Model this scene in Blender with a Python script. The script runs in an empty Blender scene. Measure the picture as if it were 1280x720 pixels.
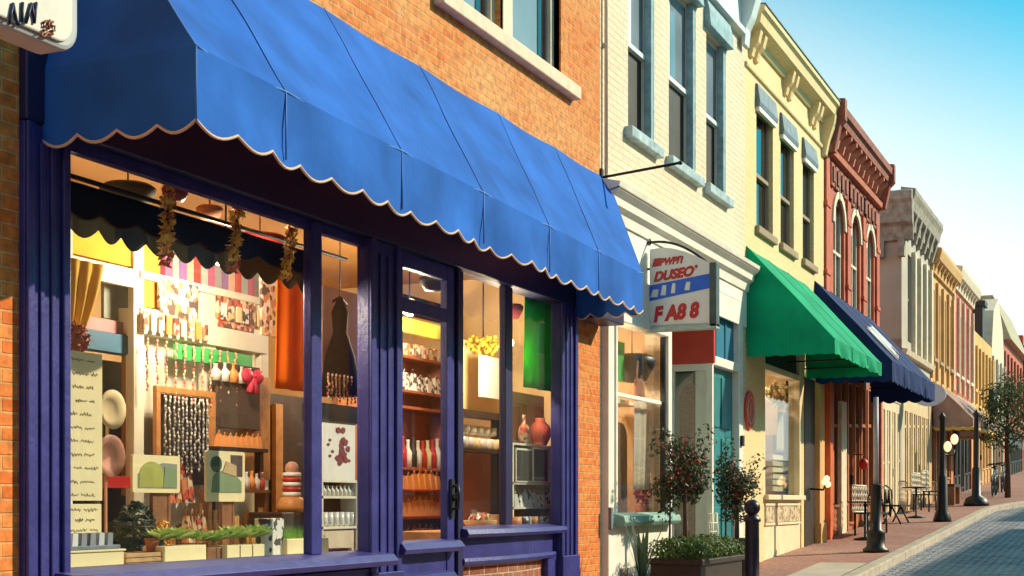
import bpy, bmesh, math, random
from mathutils import Vector, Matrix
random.seed(7)
R = math.radians
S = bpy.context.scene
COL = S.collection
PI = math.pi

# ------------------------------------------------------------------ camera geometry
TH = R(23.75); CT, ST = math.cos(TH), math.sin(TH); FPX = 1800.0; ZC = 1.855
def at(px, py, Y):
    r = (px-640)/FPX
    X = Y*(CT+r*ST)/(ST-r*CT); D = X*CT+Y*ST
    return X, ZC+(628-py)/FPX*D
def rc(px0, py0, px1, py1, Y):
    """a rectangle standing parallel to the facade at distance Y -> x0,x1,z0,z1"""
    pc = (px0+px1)/2
    return at(px0, py0, Y)[0], at(px1, py0, Y)[0], at(pc, py1, Y)[1], at(pc, py0, Y)[1]
SL = .047
def ZG(x): return SL*min(x, 130)-.15

# ------------------------------------------------------------------ helpers
class MB:
    def __init__(s): s.v = []; s.f = []; s.sm = []
    def add(s, vs, fs, smooth=False):
        n = len(s.v); s.v += [tuple(v) for v in vs]
        for f in fs: s.f.append(tuple(i+n for i in f)); s.sm.append(smooth)
        return s
    def box(s, x0, x1, y0, y1, z0, z1):
        return s.add([(x0,y0,z0),(x1,y0,z0),(x1,y1,z0),(x0,y1,z0),(x0,y0,z1),(x1,y0,z1),(x1,y1,z1),(x0,y1,z1)],
              [(3,2,1,0),(4,5,6,7),(0,1,5,4),(1,2,6,5),(2,3,7,6),(3,0,4,7)])
    def hexa(s, p):   # 8 points, bottom ring then top ring
        return s.add(p, [(3,2,1,0),(4,5,6,7),(0,1,5,4),(1,2,6,5),(2,3,7,6),(3,0,4,7)])
    def quad(s, *p): return s.add(p, [tuple(range(len(p)))])
    def prism_y(s, pts, y0, y1):     # polygon in XZ, extruded in Y
        n = len(pts)
        return s.add([(x,y0,z) for x,z in pts]+[(x,y1,z) for x,z in pts],
             [tuple(range(n)), tuple(range(2*n-1,n-1,-1))]+[(i,(i+1)%n+0,(i+1)%n+n,i+n)[::-1] for i in range(n)])
    def prism_x(s, pts, x0, x1):     # polygon in YZ, extruded in X
        n = len(pts)
        return s.add([(x0,y,z) for y,z in pts]+[(x1,y,z) for y,z in pts],
             [tuple(range(n)), tuple(range(2*n-1,n-1,-1))]+[(i,(i+1)%n,(i+1)%n+n,i+n)[::-1] for i in range(n)])
    def tube(s, pts, r, n=8, cap=True, smooth=True):
        pts = [Vector(p) for p in pts]; k = len(pts)
        rs = r if isinstance(r,(list,tuple)) else [r]*k
        vs = []; fs = []
        up = None
        for i,p in enumerate(pts):
            t = (pts[min(i+1,k-1)]-pts[max(i-1,0)])
            if t.length < 1e-9: t = Vector((0,0,1))
            t.normalize()
            if up is None: up = Vector((0,0,1)) if abs(t.z) < .9 else Vector((1,0,0))
            a = t.cross(up)
            if a.length < 1e-4: a = t.cross(Vector((0,1,0)))
            a.normalize(); b = a.cross(t).normalized(); up = b
            for j in range(n):
                q = 2*PI*j/n
                vs.append(p+(a*math.cos(q)+b*math.sin(q))*rs[i])
        for i in range(k-1):
            for j in range(n):
                fs.append((i*n+j, i*n+(j+1)%n, (i+1)*n+(j+1)%n, (i+1)*n+j))
        if cap: fs += [tuple(range(n))[::-1], tuple(range((k-1)*n, k*n))]
        return s.add(vs, fs, smooth)
    def lathe(s, prof, c=(0,0,0), n=20, smooth=True):
        vs = []; fs = []; k = len(prof)
        for r,z in prof:
            for j in range(n):
                q = 2*PI*j/n; vs.append((c[0]+r*math.cos(q), c[1]+r*math.sin(q), c[2]+z))
        for i in range(k-1):
            for j in range(n):
                fs.append((i*n+j, i*n+(j+1)%n, (i+1)*n+(j+1)%n, (i+1)*n+j))
        fs += [tuple(range(n))[::-1], tuple(range((k-1)*n, k*n))]
        return s.add(vs, fs, smooth)
    def ball(s, c, rx, ry=None, rz=None, n=10, m=7):
        ry = ry or rx; rz = rz or rx
        vs = [(c[0],c[1],c[2]-rz)]; fs = []
        for i in range(1,m):
            a = -PI/2+PI*i/m
            for j in range(n):
                q = 2*PI*j/n
                vs.append((c[0]+rx*math.cos(a)*math.cos(q), c[1]+ry*math.cos(a)*math.sin(q), c[2]+rz*math.sin(a)))
        vs.append((c[0],c[1],c[2]+rz))
        for j in range(n):
            fs.append((0, 1+(j+1)%n, 1+j))
            for i in range(m-2):
                fs.append((1+i*n+j, 1+i*n+(j+1)%n, 1+(i+1)*n+(j+1)%n, 1+(i+1)*n+j))
            fs.append((1+(m-2)*n+j, 1+(m-2)*n+(j+1)%n, len(vs)-1))
        return s.add(vs, fs, True)
    def leaves(s, c, rad, n, size, rnd, shell=.35, hollow=0.0, zs=1.0):
        for _ in range(n):
            while True:
                d = Vector((rnd.uniform(-1,1),rnd.uniform(-1,1),rnd.uniform(-1,1)))
                if .05 < d.length < 1: break
            d = d.normalized()*(d.length**shell)
            p = Vector((c[0]+d.x*rad[0], c[1]+d.y*rad[1], c[2]+d.z*rad[2]))
            nrm = (d+Vector((rnd.gauss(0,.6),rnd.gauss(0,.6),rnd.gauss(0,.6)+.3))).normalized()
            u = nrm.orthogonal().normalized(); w = nrm.cross(u)
            a = rnd.uniform(0,2*PI); u, w = u*math.cos(a)+w*math.sin(a), w*math.cos(a)-u*math.sin(a)
            L = size*rnd.uniform(.6,1.3); W = L*.5
            s.add([p-u*L*.5, p+w*W*.5-nrm*.1*L, p+u*L*.5, p-w*W*.5-nrm*.1*L], [(0,1,2,3)])
        return s
    def build(s, name, mat, parent=None, bevel=0, solid=0, subsurf=0):
        me = bpy.data.meshes.new(name); me.from_pydata(s.v, [], s.f)
        for p,sm in zip(me.polygons, s.sm): p.use_smooth = sm
        me.materials.append(mat); me.update()
        bm = bmesh.new(); bm.from_mesh(me); bmesh.ops.recalc_face_normals(bm, faces=bm.faces); bm.to_mesh(me); bm.free()
        o = bpy.data.objects.new(name, me); COL.objects.link(o)
        if parent is not None:
            o.parent = parent
            wl = parent.location if parent.parent is None else Vector((0,0,0))
            if parent.parent is None and parent.type == 'EMPTY':
                for v in me.vertices: v.co -= wl
            elif parent.parent is not None and parent.parent.type == 'EMPTY':
                wl = parent.parent.location
                for v in me.vertices: v.co -= wl
        if solid:
            m = o.modifiers.new('s','SOLIDIFY'); m.thickness = solid; m.offset = 0
        if bevel:
            m = o.modifiers.new('b','BEVEL'); m.width = bevel; m.segments = 2; m.limit_method = 'ANGLE'; m.angle_limit = R(50)
        return o

def tag(o, label=None, cat=None, group=None, kind=None):
    if label: o['label'] = label
    if cat: o['category'] = cat
    if group: o['group'] = group
    if kind: o['kind'] = kind
    return o
def thing(name, label, cat, loc=(0,0,0), group=None):
    o = bpy.data.objects.new(name, None); COL.objects.link(o); o.location = loc; o.empty_display_size = .1
    return tag(o, label, cat, group)
def single(mb, name, mat, label, cat, group=None, **k):
    return tag(mb.build(name, mat, None, **k), label, cat, group)
def copy_tree(o, loc, label=None, parent=None):
    c = o.copy(); COL.objects.link(c)
    if parent is None: c.location = loc
    else: c.parent = parent
    if label: c['label'] = label
    for ch in list(o.children): copy_tree(ch, None, None, c)
    return c
def text_obj(name, body, size, mat, parent, origin, facing='-y', shear=0, sx=1.0, depth=.004, tilt=0, bold=.018):
    cu = bpy.data.curves.new(name, 'FONT'); cu.body = body; cu.size = size; cu.extrude = depth; cu.shear = shear
    cu.offset = size*bold
    t = bpy.data.objects.new(name, cu); COL.objects.link(t)
    me = bpy.data.meshes.new_from_object(t.evaluated_get(bpy.context.evaluated_depsgraph_get()))
    bpy.data.objects.remove(t)
    o3 = Vector(origin)
    if facing == '-y': ax, ay, an = Vector((1,0,0)), Vector((0,0,1)), Vector((0,-1,0))
    else: ax, ay, an = Vector((0,-1,0)), Vector((0,0,1)), Vector((-1,0,0))
    pl = parent.location if parent.parent is None else parent.parent.location
    for v in me.vertices:
        v.co = o3+ax*v.co.x*sx+ay*(v.co.y+tilt*v.co.x*sx)+an*v.co.z-pl
    me.materials.clear(); me.materials.append(mat)
    o = bpy.data.objects.new(name, me); COL.objects.link(o); o.parent = parent
    return o

# ------------------------------------------------------------------ materials
def nt(name):
    m = bpy.data.materials.new(name); m.use_nodes = True
    t = m.node_tree; b = t.nodes['Principled BSDF']; return m, t, b, t.nodes, t.links
def mat(name, col, rough=.6, var=.12, scale=6.0, bump=.0, bscale=40.0, metal=0, spec=.4, col2=None, emit=None, es=0, sub=0, coat=0):
    m, t, b, N, L = nt(name)
    b.inputs['Roughness'].default_value = rough; b.inputs['Metallic'].default_value = metal
    b.inputs['Specular IOR Level'].default_value = spec
    if coat: b.inputs['Coat Weight'].default_value = coat; b.inputs['Coat Roughness'].default_value = .15
    tc = N.new('ShaderNodeNewGeometry')
    n = N.new('ShaderNodeTexNoise'); n.inputs['Scale'].default_value = scale; n.inputs['Detail'].default_value = 5
    L.new(tc.outputs['Position'], n.inputs['Vector'])
    mx = N.new('ShaderNodeMix'); mx.data_type = 'RGBA'
    c2 = col2 or tuple(min(1,c*(1+var)) for c in col); c1 = col if col2 else tuple(c*(1-var) for c in col)
    mx.inputs['A'].default_value = (*c1,1); mx.inputs['B'].default_value = (*c2,1)
    r = N.new('ShaderNodeValToRGB'); r.color_ramp.elements[0].position = .3; r.color_ramp.elements[1].position = .7
    L.new(n.outputs['Fac'], r.inputs['Fac']); L.new(r.outputs['Color'], mx.inputs['Factor'])
    L.new(mx.outputs['Result'], b.inputs['Base Color'])
    if bump:
        n2 = N.new('ShaderNodeTexNoise'); n2.inputs['Scale'].default_value = bscale; n2.inputs['Detail'].default_value = 3
        L.new(tc.outputs['Position'], n2.inputs['Vector'])
        bp = N.new('ShaderNodeBump'); bp.inputs['Strength'].default_value = bump; bp.inputs['Distance'].default_value = .02
        L.new(n2.outputs['Fac'], bp.inputs['Height']); L.new(bp.outputs['Normal'], b.inputs['Normal'])
    if emit:
        b.inputs['Emission Color'].default_value = (*emit,1); b.inputs['Emission Strength'].default_value = es
    return m
def brick(name, c1, c2, mortar, bw=.22, bh=.078, ms=.009, bump=.5, patch=None, pscale=.9, pamt=.5, rough=.85, ground=False, warp=0.0, dirt=.25, zmask=None):
    m, t, b, N, L = nt(name)
    b.inputs['Roughness'].default_value = rough; b.inputs['Specular IOR Level'].default_value = .25
    g = N.new('ShaderNodeNewGeometry'); sp = N.new('ShaderNodeSeparateXYZ'); L.new(g.outputs['Position'], sp.inputs[0])
    cb = N.new('ShaderNodeCombineXYZ')
    if ground:
        L.new(sp.outputs['Y'], cb.inputs[0]); L.new(sp.outputs['X'], cb.inputs[1])
    else:
        ad = N.new('ShaderNodeMath'); ad.operation = 'ADD'; L.new(sp.outputs['X'], ad.inputs[0]); L.new(sp.outputs['Y'], ad.inputs[1])
        L.new(ad.outputs[0], cb.inputs[0]); L.new(sp.outputs['Z'], cb.inputs[1])
    vec = cb.outputs[0]
    nw = N.new('ShaderNodeTexNoise'); nw.inputs['Scale'].default_value = 7; L.new(vec, nw.inputs['Vector'])
    vm = N.new('ShaderNodeVectorMath'); vm.operation = 'SCALE'; vm.inputs['Scale'].default_value = .004+warp
    L.new(nw.outputs['Color'], vm.inputs[0])
    va = N.new('ShaderNodeVectorMath'); va.operation = 'ADD'; L.new(vec, va.inputs[0]); L.new(vm.outputs[0], va.inputs[1])
    bt = N.new('ShaderNodeTexBrick'); bt.inputs['Scale'].default_value = 1
    bt.inputs['Brick Width'].default_value = bw; bt.inputs['Row Height'].default_value = bh
    bt.inputs['Mortar Size'].default_value = ms; bt.inputs['Mortar Smooth'].default_value = .35; bt.inputs['Bias'].default_value = 0
    bt.inputs['Color1'].default_value = (*c1,1); bt.inputs['Color2'].default_value = (*c2,1); bt.inputs['Mortar'].default_value = (*mortar,1)
    L.new(va.outputs[0], bt.inputs['Vector'])
    n = N.new('ShaderNodeTexNoise'); n.inputs['Scale'].default_value = pscale; n.inputs['Detail'].default_value = 8; n.inputs['Roughness'].default_value = .65
    L.new(vec, n.inputs['Vector'])
    r = N.new('ShaderNodeValToRGB'); r.color_ramp.elements[0].position = .42; r.color_ramp.elements[1].position = .68
    L.new(n.outputs['Fac'], r.inputs['Fac'])
    ml = N.new('ShaderNodeMath'); ml.operation = 'MULTIPLY'; ml.inputs[1].default_value = pamt; L.new(r.outputs['Color'], ml.inputs[0])
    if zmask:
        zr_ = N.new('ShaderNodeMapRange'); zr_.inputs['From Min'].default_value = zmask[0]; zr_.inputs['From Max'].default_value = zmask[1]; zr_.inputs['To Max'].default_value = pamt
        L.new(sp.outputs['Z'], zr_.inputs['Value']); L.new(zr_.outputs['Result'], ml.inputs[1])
    mx = N.new('ShaderNodeMix'); mx.data_type = 'RGBA'; mx.inputs['B'].default_value = (*(patch or mortar),1)
    L.new(ml.outputs[0], mx.inputs['Factor']); L.new(bt.outputs['Color'], mx.inputs['A'])
    n3 = N.new('ShaderNodeTexNoise'); n3.inputs['Scale'].default_value = 14; n3.inputs['Detail'].default_value = 6; L.new(vec, n3.inputs['Vector'])
    mr = N.new('ShaderNodeMapRange'); mr.inputs['From Min'].default_value = .3; mr.inputs['From Max'].default_value = .7
    mr.inputs['To Min'].default_value = 1-dirt; mr.inputs['To Max'].default_value = 1+dirt*.5
    L.new(n3.outputs['Fac'], mr.inputs['Value'])
    mm = N.new('ShaderNodeMix'); mm.data_type = 'RGBA'; mm.blend_type = 'MULTIPLY'; mm.inputs['Factor'].default_value = 1
    L.new(mx.outputs['Result'], mm.inputs['A']); L.new(mr.outputs['Result'], mm.inputs['B'])
    L.new(mm.outputs['Result'], b.inputs['Base Color'])
    hs = N.new('ShaderNodeMath'); hs.operation = 'MULTIPLY_ADD'; hs.inputs[1].default_value = -1.0
    L.new(bt.outputs['Fac'], hs.inputs[0]); L.new(n3.outputs['Fac'], hs.inputs[2])
    bp = N.new('ShaderNodeBump'); bp.inputs['Strength'].default_value = bump; bp.inputs['Distance'].default_value = .012 if not ground else .05
    L.new(hs.outputs[0], bp.inputs['Height']); L.new(bp.outputs['Normal'], b.inputs['Normal'])
    return m
def glassmat(name, tint=(.93,.95,.95), f0=.05, rough=.01):
    m = bpy.data.materials.new(name); m.use_nodes = True; t = m.node_tree; N = t.nodes; L = t.links
    N.remove(N['Principled BSDF']); out = N['Material Output']
    g = N.new('ShaderNodeNewGeometry'); d = N.new('ShaderNodeVectorMath'); d.operation = 'DOT_PRODUCT'
    L.new(g.outputs['Normal'], d.inputs[0]); L.new(g.outputs['Incoming'], d.inputs[1])
    a = N.new('ShaderNodeMath'); a.operation = 'ABSOLUTE'; L.new(d.outputs['Value'], a.inputs[0])
    s1 = N.new('ShaderNodeMath'); s1.operation = 'SUBTRACT'; s1.inputs[0].default_value = 1; L.new(a.outputs[0], s1.inputs[1])
    p = N.new('ShaderNodeMath'); p.operation = 'POWER'; p.inputs[1].default_value = 5; L.new(s1.outputs[0], p.inputs[0])
    q = N.new('ShaderNodeMath'); q.operation = 'MULTIPLY_ADD'; q.inputs[1].default_value = 1-f0; q.inputs[2].default_value = f0; L.new(p.outputs[0], q.inputs[0])
    tr = N.new('ShaderNodeBsdfTransparent'); tr.inputs[0].default_value = (*tint,1)
    gl = N.new('ShaderNodeBsdfGlossy'); gl.inputs['Roughness'].default_value = rough
    mx = N.new('ShaderNodeMixShader'); L.new(q.outputs[0], mx.inputs[0]); L.new(tr.outputs[0], mx.inputs[1]); L.new(gl.outputs[0], mx.inputs[2])
    L.new(mx.outputs[0], out.inputs['Surface']); return m
def leafmat(name, c1, c2):
    m, t, b, N, L = nt(name)
    g = N.new('ShaderNodeNewGeometry'); r = N.new('ShaderNodeMix'); r.data_type = 'RGBA'
    r.inputs['A'].default_value = (*c1,1); r.inputs['B'].default_value = (*c2,1)
    L.new(g.outputs['Random Per Island'], r.inputs['Factor']); L.new(r.outputs['Result'], b.inputs['Base Color'])
    b.inputs['Roughness'].default_value = .5
    tl = N.new('ShaderNodeBsdfTranslucent'); L.new(r.outputs['Result'], tl.inputs[0])
    ms = N.new('ShaderNodeMixShader'); ms.inputs[0].default_value = .3
    L.new(b.outputs[0], ms.inputs[1]); L.new(tl.outputs[0], ms.inputs[2]); L.new(ms.outputs[0], N['Material Output'].inputs['Surface'])
    return m
def cloth(name, col, trans=.0, rough=.75, wr=.15):
    m = mat(name, col, rough, .24, 1.7, wr, 7.0, spec=.15)
    if trans:
        t = m.node_tree; N = t.nodes; L = t.links; b = N['Principled BSDF']
        tl = N.new('ShaderNodeBsdfTranslucent'); tl.inputs[0].default_value = (*col,1)
        ms = N.new('ShaderNodeMixShader'); ms.inputs[0].default_value = trans
        L.new(b.outputs[0], ms.inputs[1]); L.new(tl.outputs[0], ms.inputs[2]); L.new(ms.outputs[0], N['Material Output'].inputs['Surface'])
    return m
def multi(name, cols, rough=.6, scale=30):
    """patterned surface: cells of several colours"""
    m, t, b, N, L = nt(name); b.inputs['Roughness'].default_value = rough
    g = N.new('ShaderNodeNewGeometry'); v = N.new('ShaderNodeTexVoronoi'); v.inputs['Scale'].default_value = scale
    L.new(g.outputs['Position'], v.inputs['Vector'])
    sp = N.new('ShaderNodeSeparateColor'); L.new(v.outputs['Color'], sp.inputs[0])
    r = N.new('ShaderNodeValToRGB'); r.color_ramp.interpolation = 'CONSTANT'
    while len(r.color_ramp.elements) < len(cols): r.color_ramp.elements.new(.5)
    for i,c in enumerate(cols):
        r.color_ramp.elements[i].position = i/len(cols); r.color_ramp.elements[i].color = (*c,1)
    L.new(sp.outputs[0], r.inputs['Fac']); L.new(r.outputs['Color'], b.inputs['Base Color'])
    return m
def island(name, cols, rough=.5, metal=0):
    m, t, b, N, L = nt(name); b.inputs['Roughness'].default_value = rough; b.inputs['Metallic'].default_value = metal
    g = N.new('ShaderNodeNewGeometry'); r = N.new('ShaderNodeValToRGB'); r.color_ramp.interpolation = 'CONSTANT'
    while len(r.color_ramp.elements) < len(cols): r.color_ramp.elements.new(.5)
    for i,c in enumerate(cols):
        r.color_ramp.elements[i].position = i/len(cols); r.color_ramp.elements[i].color = (*c,1)
    L.new(g.outputs['Random Per Island'], r.inputs['Fac']); L.new(r.outputs['Color'], b.inputs['Base Color'])
    return m

M = {}
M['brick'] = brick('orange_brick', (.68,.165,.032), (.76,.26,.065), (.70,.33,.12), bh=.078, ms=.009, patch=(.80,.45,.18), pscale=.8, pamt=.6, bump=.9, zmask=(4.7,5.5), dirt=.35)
M['brickred'] = brick('red_brick_panel', (.22,.05,.025), (.3,.08,.035), (.5,.36,.25), bh=.085, bump=.6)
M['creambrick'] = brick('cream_painted_brick', (.82,.65,.46), (.78,.61,.43), (.73,.56,.39), bh=.08, patch=(.86,.74,.56), pscale=.6, pamt=.6, bump=.7, dirt=.12)
M['yellow'] = brick('yellow_painted_wall', (.82,.61,.31), (.80,.59,.30), (.77,.56,.28), bh=.08, patch=(.86,.68,.40), pscale=.5, pamt=.6, bump=.25, dirt=.1)
M['redpaint'] = mat('red_painted_masonry', (.52,.10,.045), .7, .2, 3, .3, 25)
M['redpaint2'] = mat('weathered_brown_red_paint', (.30,.085,.05), .75, .3, 5, .3, 25)
M['tan'] = mat('tan_plaster', (.50,.43,.34), .85, .12, 1.2, .2, 20)
M['tandark'] = mat('brown_plaster', (.36,.26,.17), .85, .15, 1.5, .2, 20)
M['greystone'] = mat('weathered_grey_stone', (.34,.28,.22), .9, .35, 6, .5, 12)
M['amber'] = mat('amber_plaster', (.66,.37,.14), .8, .12, 1.5, .2, 20)
M['amber2'] = mat('golden_plaster', (.68,.40,.13), .8, .12, 1.5, .2, 20)
M['white'] = mat('aged_white_paint', (.82,.77,.66), .6, .08, 4, .15, 18)
M['whitetrim'] = mat('pale_blue_white_paint', (.66,.71,.70), .6, .1, 4, .15, 18)
M['stone'] = mat('beige_stone', (.72,.58,.42), .8, .12, 8, .2, 40)
M['tealpaint'] = mat('weathered_teal_paint', (.22,.35,.40), .65, .25, 9, .3, 30)
M['tealpale'] = mat('pale_blue_sill_paint', (.36,.46,.48), .7, .3, 9, .3, 30)
M['teal'] = mat('teal_door_paint', (.015,.20,.22), .45, .15, 3)
M['bluegrey'] = mat('blue_grey_metal', (.16,.20,.24), .6, .25, 8)
M['purple'] = mat('blue_purple_gloss_paint', (.022,.023,.15), .42, .3, 5, .2, 22, spec=.4, col2=(.042,.041,.22))
M['purpledark'] = mat('dark_navy_paint', (.018,.016,.07), .45, .15, 3)
M['black'] = mat('black_iron', (.012,.012,.014), .45, .2, 10, metal=.0)
M['blackpurple'] = mat('dark_purple_iron', (.016,.011,.028), .4, .2, 10)
M['blue'] = cloth('blue_awning_canvas', (.020,.118,.455), .0, .85, .3)
M['liner'] = cloth('lifted_red_awning_lining', (.70,.24,.18), 0)  # lining colour lifted to pale red so the shaded underside looks lit
M['piping'] = mat('tan_piping', (.65,.45,.30), .7)
M['green'] = cloth('green_awning_canvas', (.0,.30,.14), .0)
M['navy'] = cloth('navy_awning_canvas', (.010,.026,.11), .03)
M['pinkcloth'] = cloth('faded_pink_canvas', (.40,.26,.22), .1)
M['glass'] = glassmat('shop_glass')
M['pane'] = mat('dark_window_pane', (.035,.05,.06), .04, .3, 1.2, spec=1.0)
M['paneblue'] = mat('sky_reflection_window_pane', (.22,.26,.30), .08, .3, .8, spec=.3)  # sky reflection painted into the base colour as blue grey
M['panedark'] = mat('black_window_pane', (.02,.02,.022), .06, .3, 1.2, spec=.7)
M['panewarm'] = mat('warm_dim_window_pane', (.10,.055,.03), .08, .5, 2.0, spec=.6)
M['screen'] = mat('dark_insect_screen', (.045,.035,.03), .6, .3, 3)
M['blind'] = mat('cream_roller_blind', (.8,.78,.68), .8)
M['framecream'] = mat('cream_window_frame', (.72,.60,.42), .6)
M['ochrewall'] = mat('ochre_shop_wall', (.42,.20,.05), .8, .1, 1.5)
M['creamwall'] = mat('warm_cream_shop_wall', (.72,.50,.24), .8, .1, 1.5)
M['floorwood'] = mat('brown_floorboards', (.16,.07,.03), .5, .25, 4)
M['orangebrown'] = mat('terracotta_wall', (.40,.14,.045), .75, .15, 2)
M['wood'] = mat('brown_wood', (.25,.10,.04), .5, .3, 12)
M['orangewood'] = mat('orange_wood', (.62,.27,.08), .5, .2, 12)
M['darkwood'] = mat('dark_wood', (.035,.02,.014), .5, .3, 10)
M['paper'] = mat('cream_paper', (.86,.72,.42), .8, .05, 5)
M['whitepaper'] = mat('white_paper', (.85,.82,.74), .8, .05, 5)
M['ink'] = mat('faded_ink', (.16,.12,.08), .8)
M['lattice'] = mat('white_rack_paint', (.82,.78,.62), .5, .06, 5)
M['yellowcloth'] = cloth('yellow_drape_cloth', (.85,.52,.06), .2)
M['orangecloth'] = cloth('orange_banner_cloth', (.92,.20,.015), .45)
M['greencloth'] = cloth('green_flag_cloth', (.05,.36,.02), .45)
M['blackcloth'] = cloth('black_scalloped_cloth', (.008,.007,.008), 0)
M['red'] = mat('red_enamel', (.55,.03,.02), .4)
M['redsign'] = mat('red_board_paint', (.62,.055,.03), .5, .1, 3)
M['greenstrip'] = mat('green_shelf_strip', (.06,.50,.12), .5)
M['mauve'] = mat('mauve_board', (.45,.22,.22), .6)
M['bluebox'] = mat('steel_blue_box', (.05,.14,.22), .5)
M['greygreen'] = mat('grey_green_board', (.25,.27,.22), .7)
M['goldleaf'] = island('gold_and_brown_leaves', [(.95,.62,.05),(.85,.65,.08),(.5,.15,.03),(.95,.75,.3)], .4)
M['succ'] = leafmat('succulent_leaves', (.16,.36,.06), (.50,.58,.18))
M['grass'] = leafmat('bright_grass_blades', (.07,.28,.02), (.25,.45,.05))
M['hedge'] = leafmat('hedge_leaves', (.03,.07,.01), (.14,.20,.03))
M['bush'] = leafmat('dark_bush_leaves', (.012,.03,.012), (.07,.10,.03))
M['treeleaf'] = leafmat('street_tree_leaves', (.018,.05,.018), (.12,.17,.06))
M['flower'] = island('red_flowers', [(.35,.02,.02),(.5,.06,.04),(.28,.03,.05)], .6)
M['orangeflower'] = island('orange_flowers', [(.8,.3,.02),(.75,.45,.03)], .6)
M['bark'] = mat('bark', (.09,.055,.035), .9, .3, 20, .5, 30)
M['strands'] = island('bead_strands', [(.55,.10,.06),(.7,.6,.45),(.2,.1,.1),(.75,.35,.25),(.35,.3,.25),(.6,.5,.2)], .4)
M['silver'] = island('silver_strands', [(.55,.55,.5),(.3,.3,.28),(.7,.68,.6),(.15,.15,.14)], .3)
M['books'] = island('coloured_packets', [(.55,.15,.3),(.45,.30,.38),(.25,.15,.35),(.6,.45,.35),(.35,.35,.38),(.65,.2,.2)], .5)
M['pattern'] = multi('patterned_print', [(.75,.55,.3),(.12,.08,.06),(.8,.75,.65),(.55,.25,.12)], .7, 22)
M['patternbw'] = multi('black_white_print', [(.8,.78,.7),(.8,.78,.7),(.08,.06,.06)], .7, 26)
M['patternred'] = multi('red_and_cream_print', [(.6,.08,.05),(.75,.6,.4),(.15,.05,.04),(.7,.25,.1)], .6, 24)
M['pouch'] = island('orange_pouches', [(.92,.26,.04),(.95,.16,.03),(.88,.34,.08),(.85,.12,.03)], .6)
M['pink'] = mat('pink_ribbon', (.75,.06,.12), .5)
M['olive'] = mat('olive_print_ink', (.38,.38,.08), .7)
M['sage'] = mat('sage_green_print_ink', (.20,.28,.15), .7)
M['darkprint'] = mat('dark_brown_print_ink', (.08,.05,.035), .7)
M['skin'] = mat('skin', (.55,.28,.20), .5)
M['ceramic'] = mat('white_ceramic', (.82,.80,.75), .25)
M['terracotta'] = mat('terracotta_pot', (.45,.16,.07), .7)
M['signwhite'] = mat('white_sign_face', (.72,.72,.68), .4, .06, 4)
M['signblue'] = mat('blue_sign_band', (.02,.12,.62), .4)
M['signred'] = mat('dark_red_lettering', (.48,.02,.025), .4)
M['signgrey'] = mat('grey_green_sign_frame', (.06,.09,.085), .45, .3, 8)
M['signpale'] = mat('pale_sea_green_sign_edge', (.36,.48,.46), .5, .2, 8)
M['navyink'] = mat('navy_lettering', (.012,.015,.06), .5)
M['rustink'] = mat('brown_red_ornament', (.22,.05,.02), .5)
M['cobble'] = brick('blue_grey_cobbles', (.46,.47,.51), (.25,.26,.30), (.09,.09,.10), bw=.27, bh=.16, ms=.03, bump=1.0, patch=(.50,.47,.48), pscale=.5, pamt=.5, ground=True, warp=.05, rough=.6)
M['paver'] = brick('red_brick_pavers', (.40,.20,.16), (.33,.155,.125), (.30,.21,.17), bw=.21, bh=.105, ms=.008, bump=.5, patch=(.50,.30,.22), pscale=.35, pamt=.6, ground=True)
M['kerb'] = mat('granite_kerb', (.42,.36,.28), .8, .2, 5, .4, 30)
M['earth'] = mat('earth', (.16,.13,.10), .9, .2, .5)
M['concrete'] = mat('concrete_slab', (.44,.38,.30), .85, .15, 2, .25, 30)
M['roof'] = mat('grey_roofing', (.13,.13,.14), .8, .2, 2)
M['globe'] = mat('lit_globe', (.9,.8,.6), .4, emit=(1,.72,.38), es=5)
M['bulb'] = mat('lit_bulb', (.9,.8,.6), .4, emit=(1,.62,.30), es=1.1)
M['lattice_iron'] = mat('white_iron_lattice', (.72,.66,.52), .5)
M['jeans'] = mat('dark_clothes', (.02,.022,.03), .85)
M['hair'] = mat('dark_hair', (.03,.015,.01), .6)

# ------------------------------------------------------------------ building helper
def holes_wall(mb, x0, x1, z0, z1, y, holes, rev=.2):
    xs = sorted(set([x0,x1]+[h[0] for h in holes]+[h[1] for h in holes])); zs = sorted(set([z0,z1]+[h[2] for h in holes]+[h[3] for h in holes]))
    for i in range(len(xs)-1):
        for j in range(len(zs)-1):
            cx, cz = (xs[i]+xs[i+1])/2, (zs[j]+zs[j+1])/2
            if any(h[0] < cx < h[1] and h[2] < cz < h[3] for h in holes): continue
            mb.quad((xs[i],y,zs[j]),(xs[i+1],y,zs[j]),(xs[i+1],y,zs[j+1]),(xs[i],y,zs[j+1]))
    for a,b,c,d in holes:
        mb.quad((a,y,c),(a,y+rev,c),(a,y+rev,d),(a,y,d)); mb.quad((b,y,c),(b,y+rev,c),(b,y+rev,d),(b,y,d))
        mb.quad((a,y,d),(b,y,d),(b,y+rev,d),(a,y+rev,d)); mb.quad((a,y,c),(b,y,c),(b,y+rev,c),(a,y+rev,c))
def building(name, label, x0, x1, zt, m, holes, y=5.6, depth=9, rev=.2, extra=None, cat='building'):
    root = thing(name, label, cat, ((x0+x1)/2, y, ZG((x0+x1)/2)))
    mb = MB(); zb = ZG(x0)-.4
    holes_wall(mb, x0, x1, zb, zt, y, holes, rev)
    yb = y+depth
    mb.quad((x0,y,zb),(x0,yb,zb),(x0,yb,zt),(x0,y,zt)); mb.quad((x1,y,zb),(x1,yb,zb),(x1,yb,zt),(x1,y,zt))
    mb.quad((x0,yb,zb),(x1,yb,zb),(x1,yb,zt),(x0,yb,zt)); mb.quad((x0,y,zt),(x1,y,zt),(x1,yb,zt),(x0,yb,zt))
    if extra: extra(mb)
    w = mb.build('wall', m, root)
    return root
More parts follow.
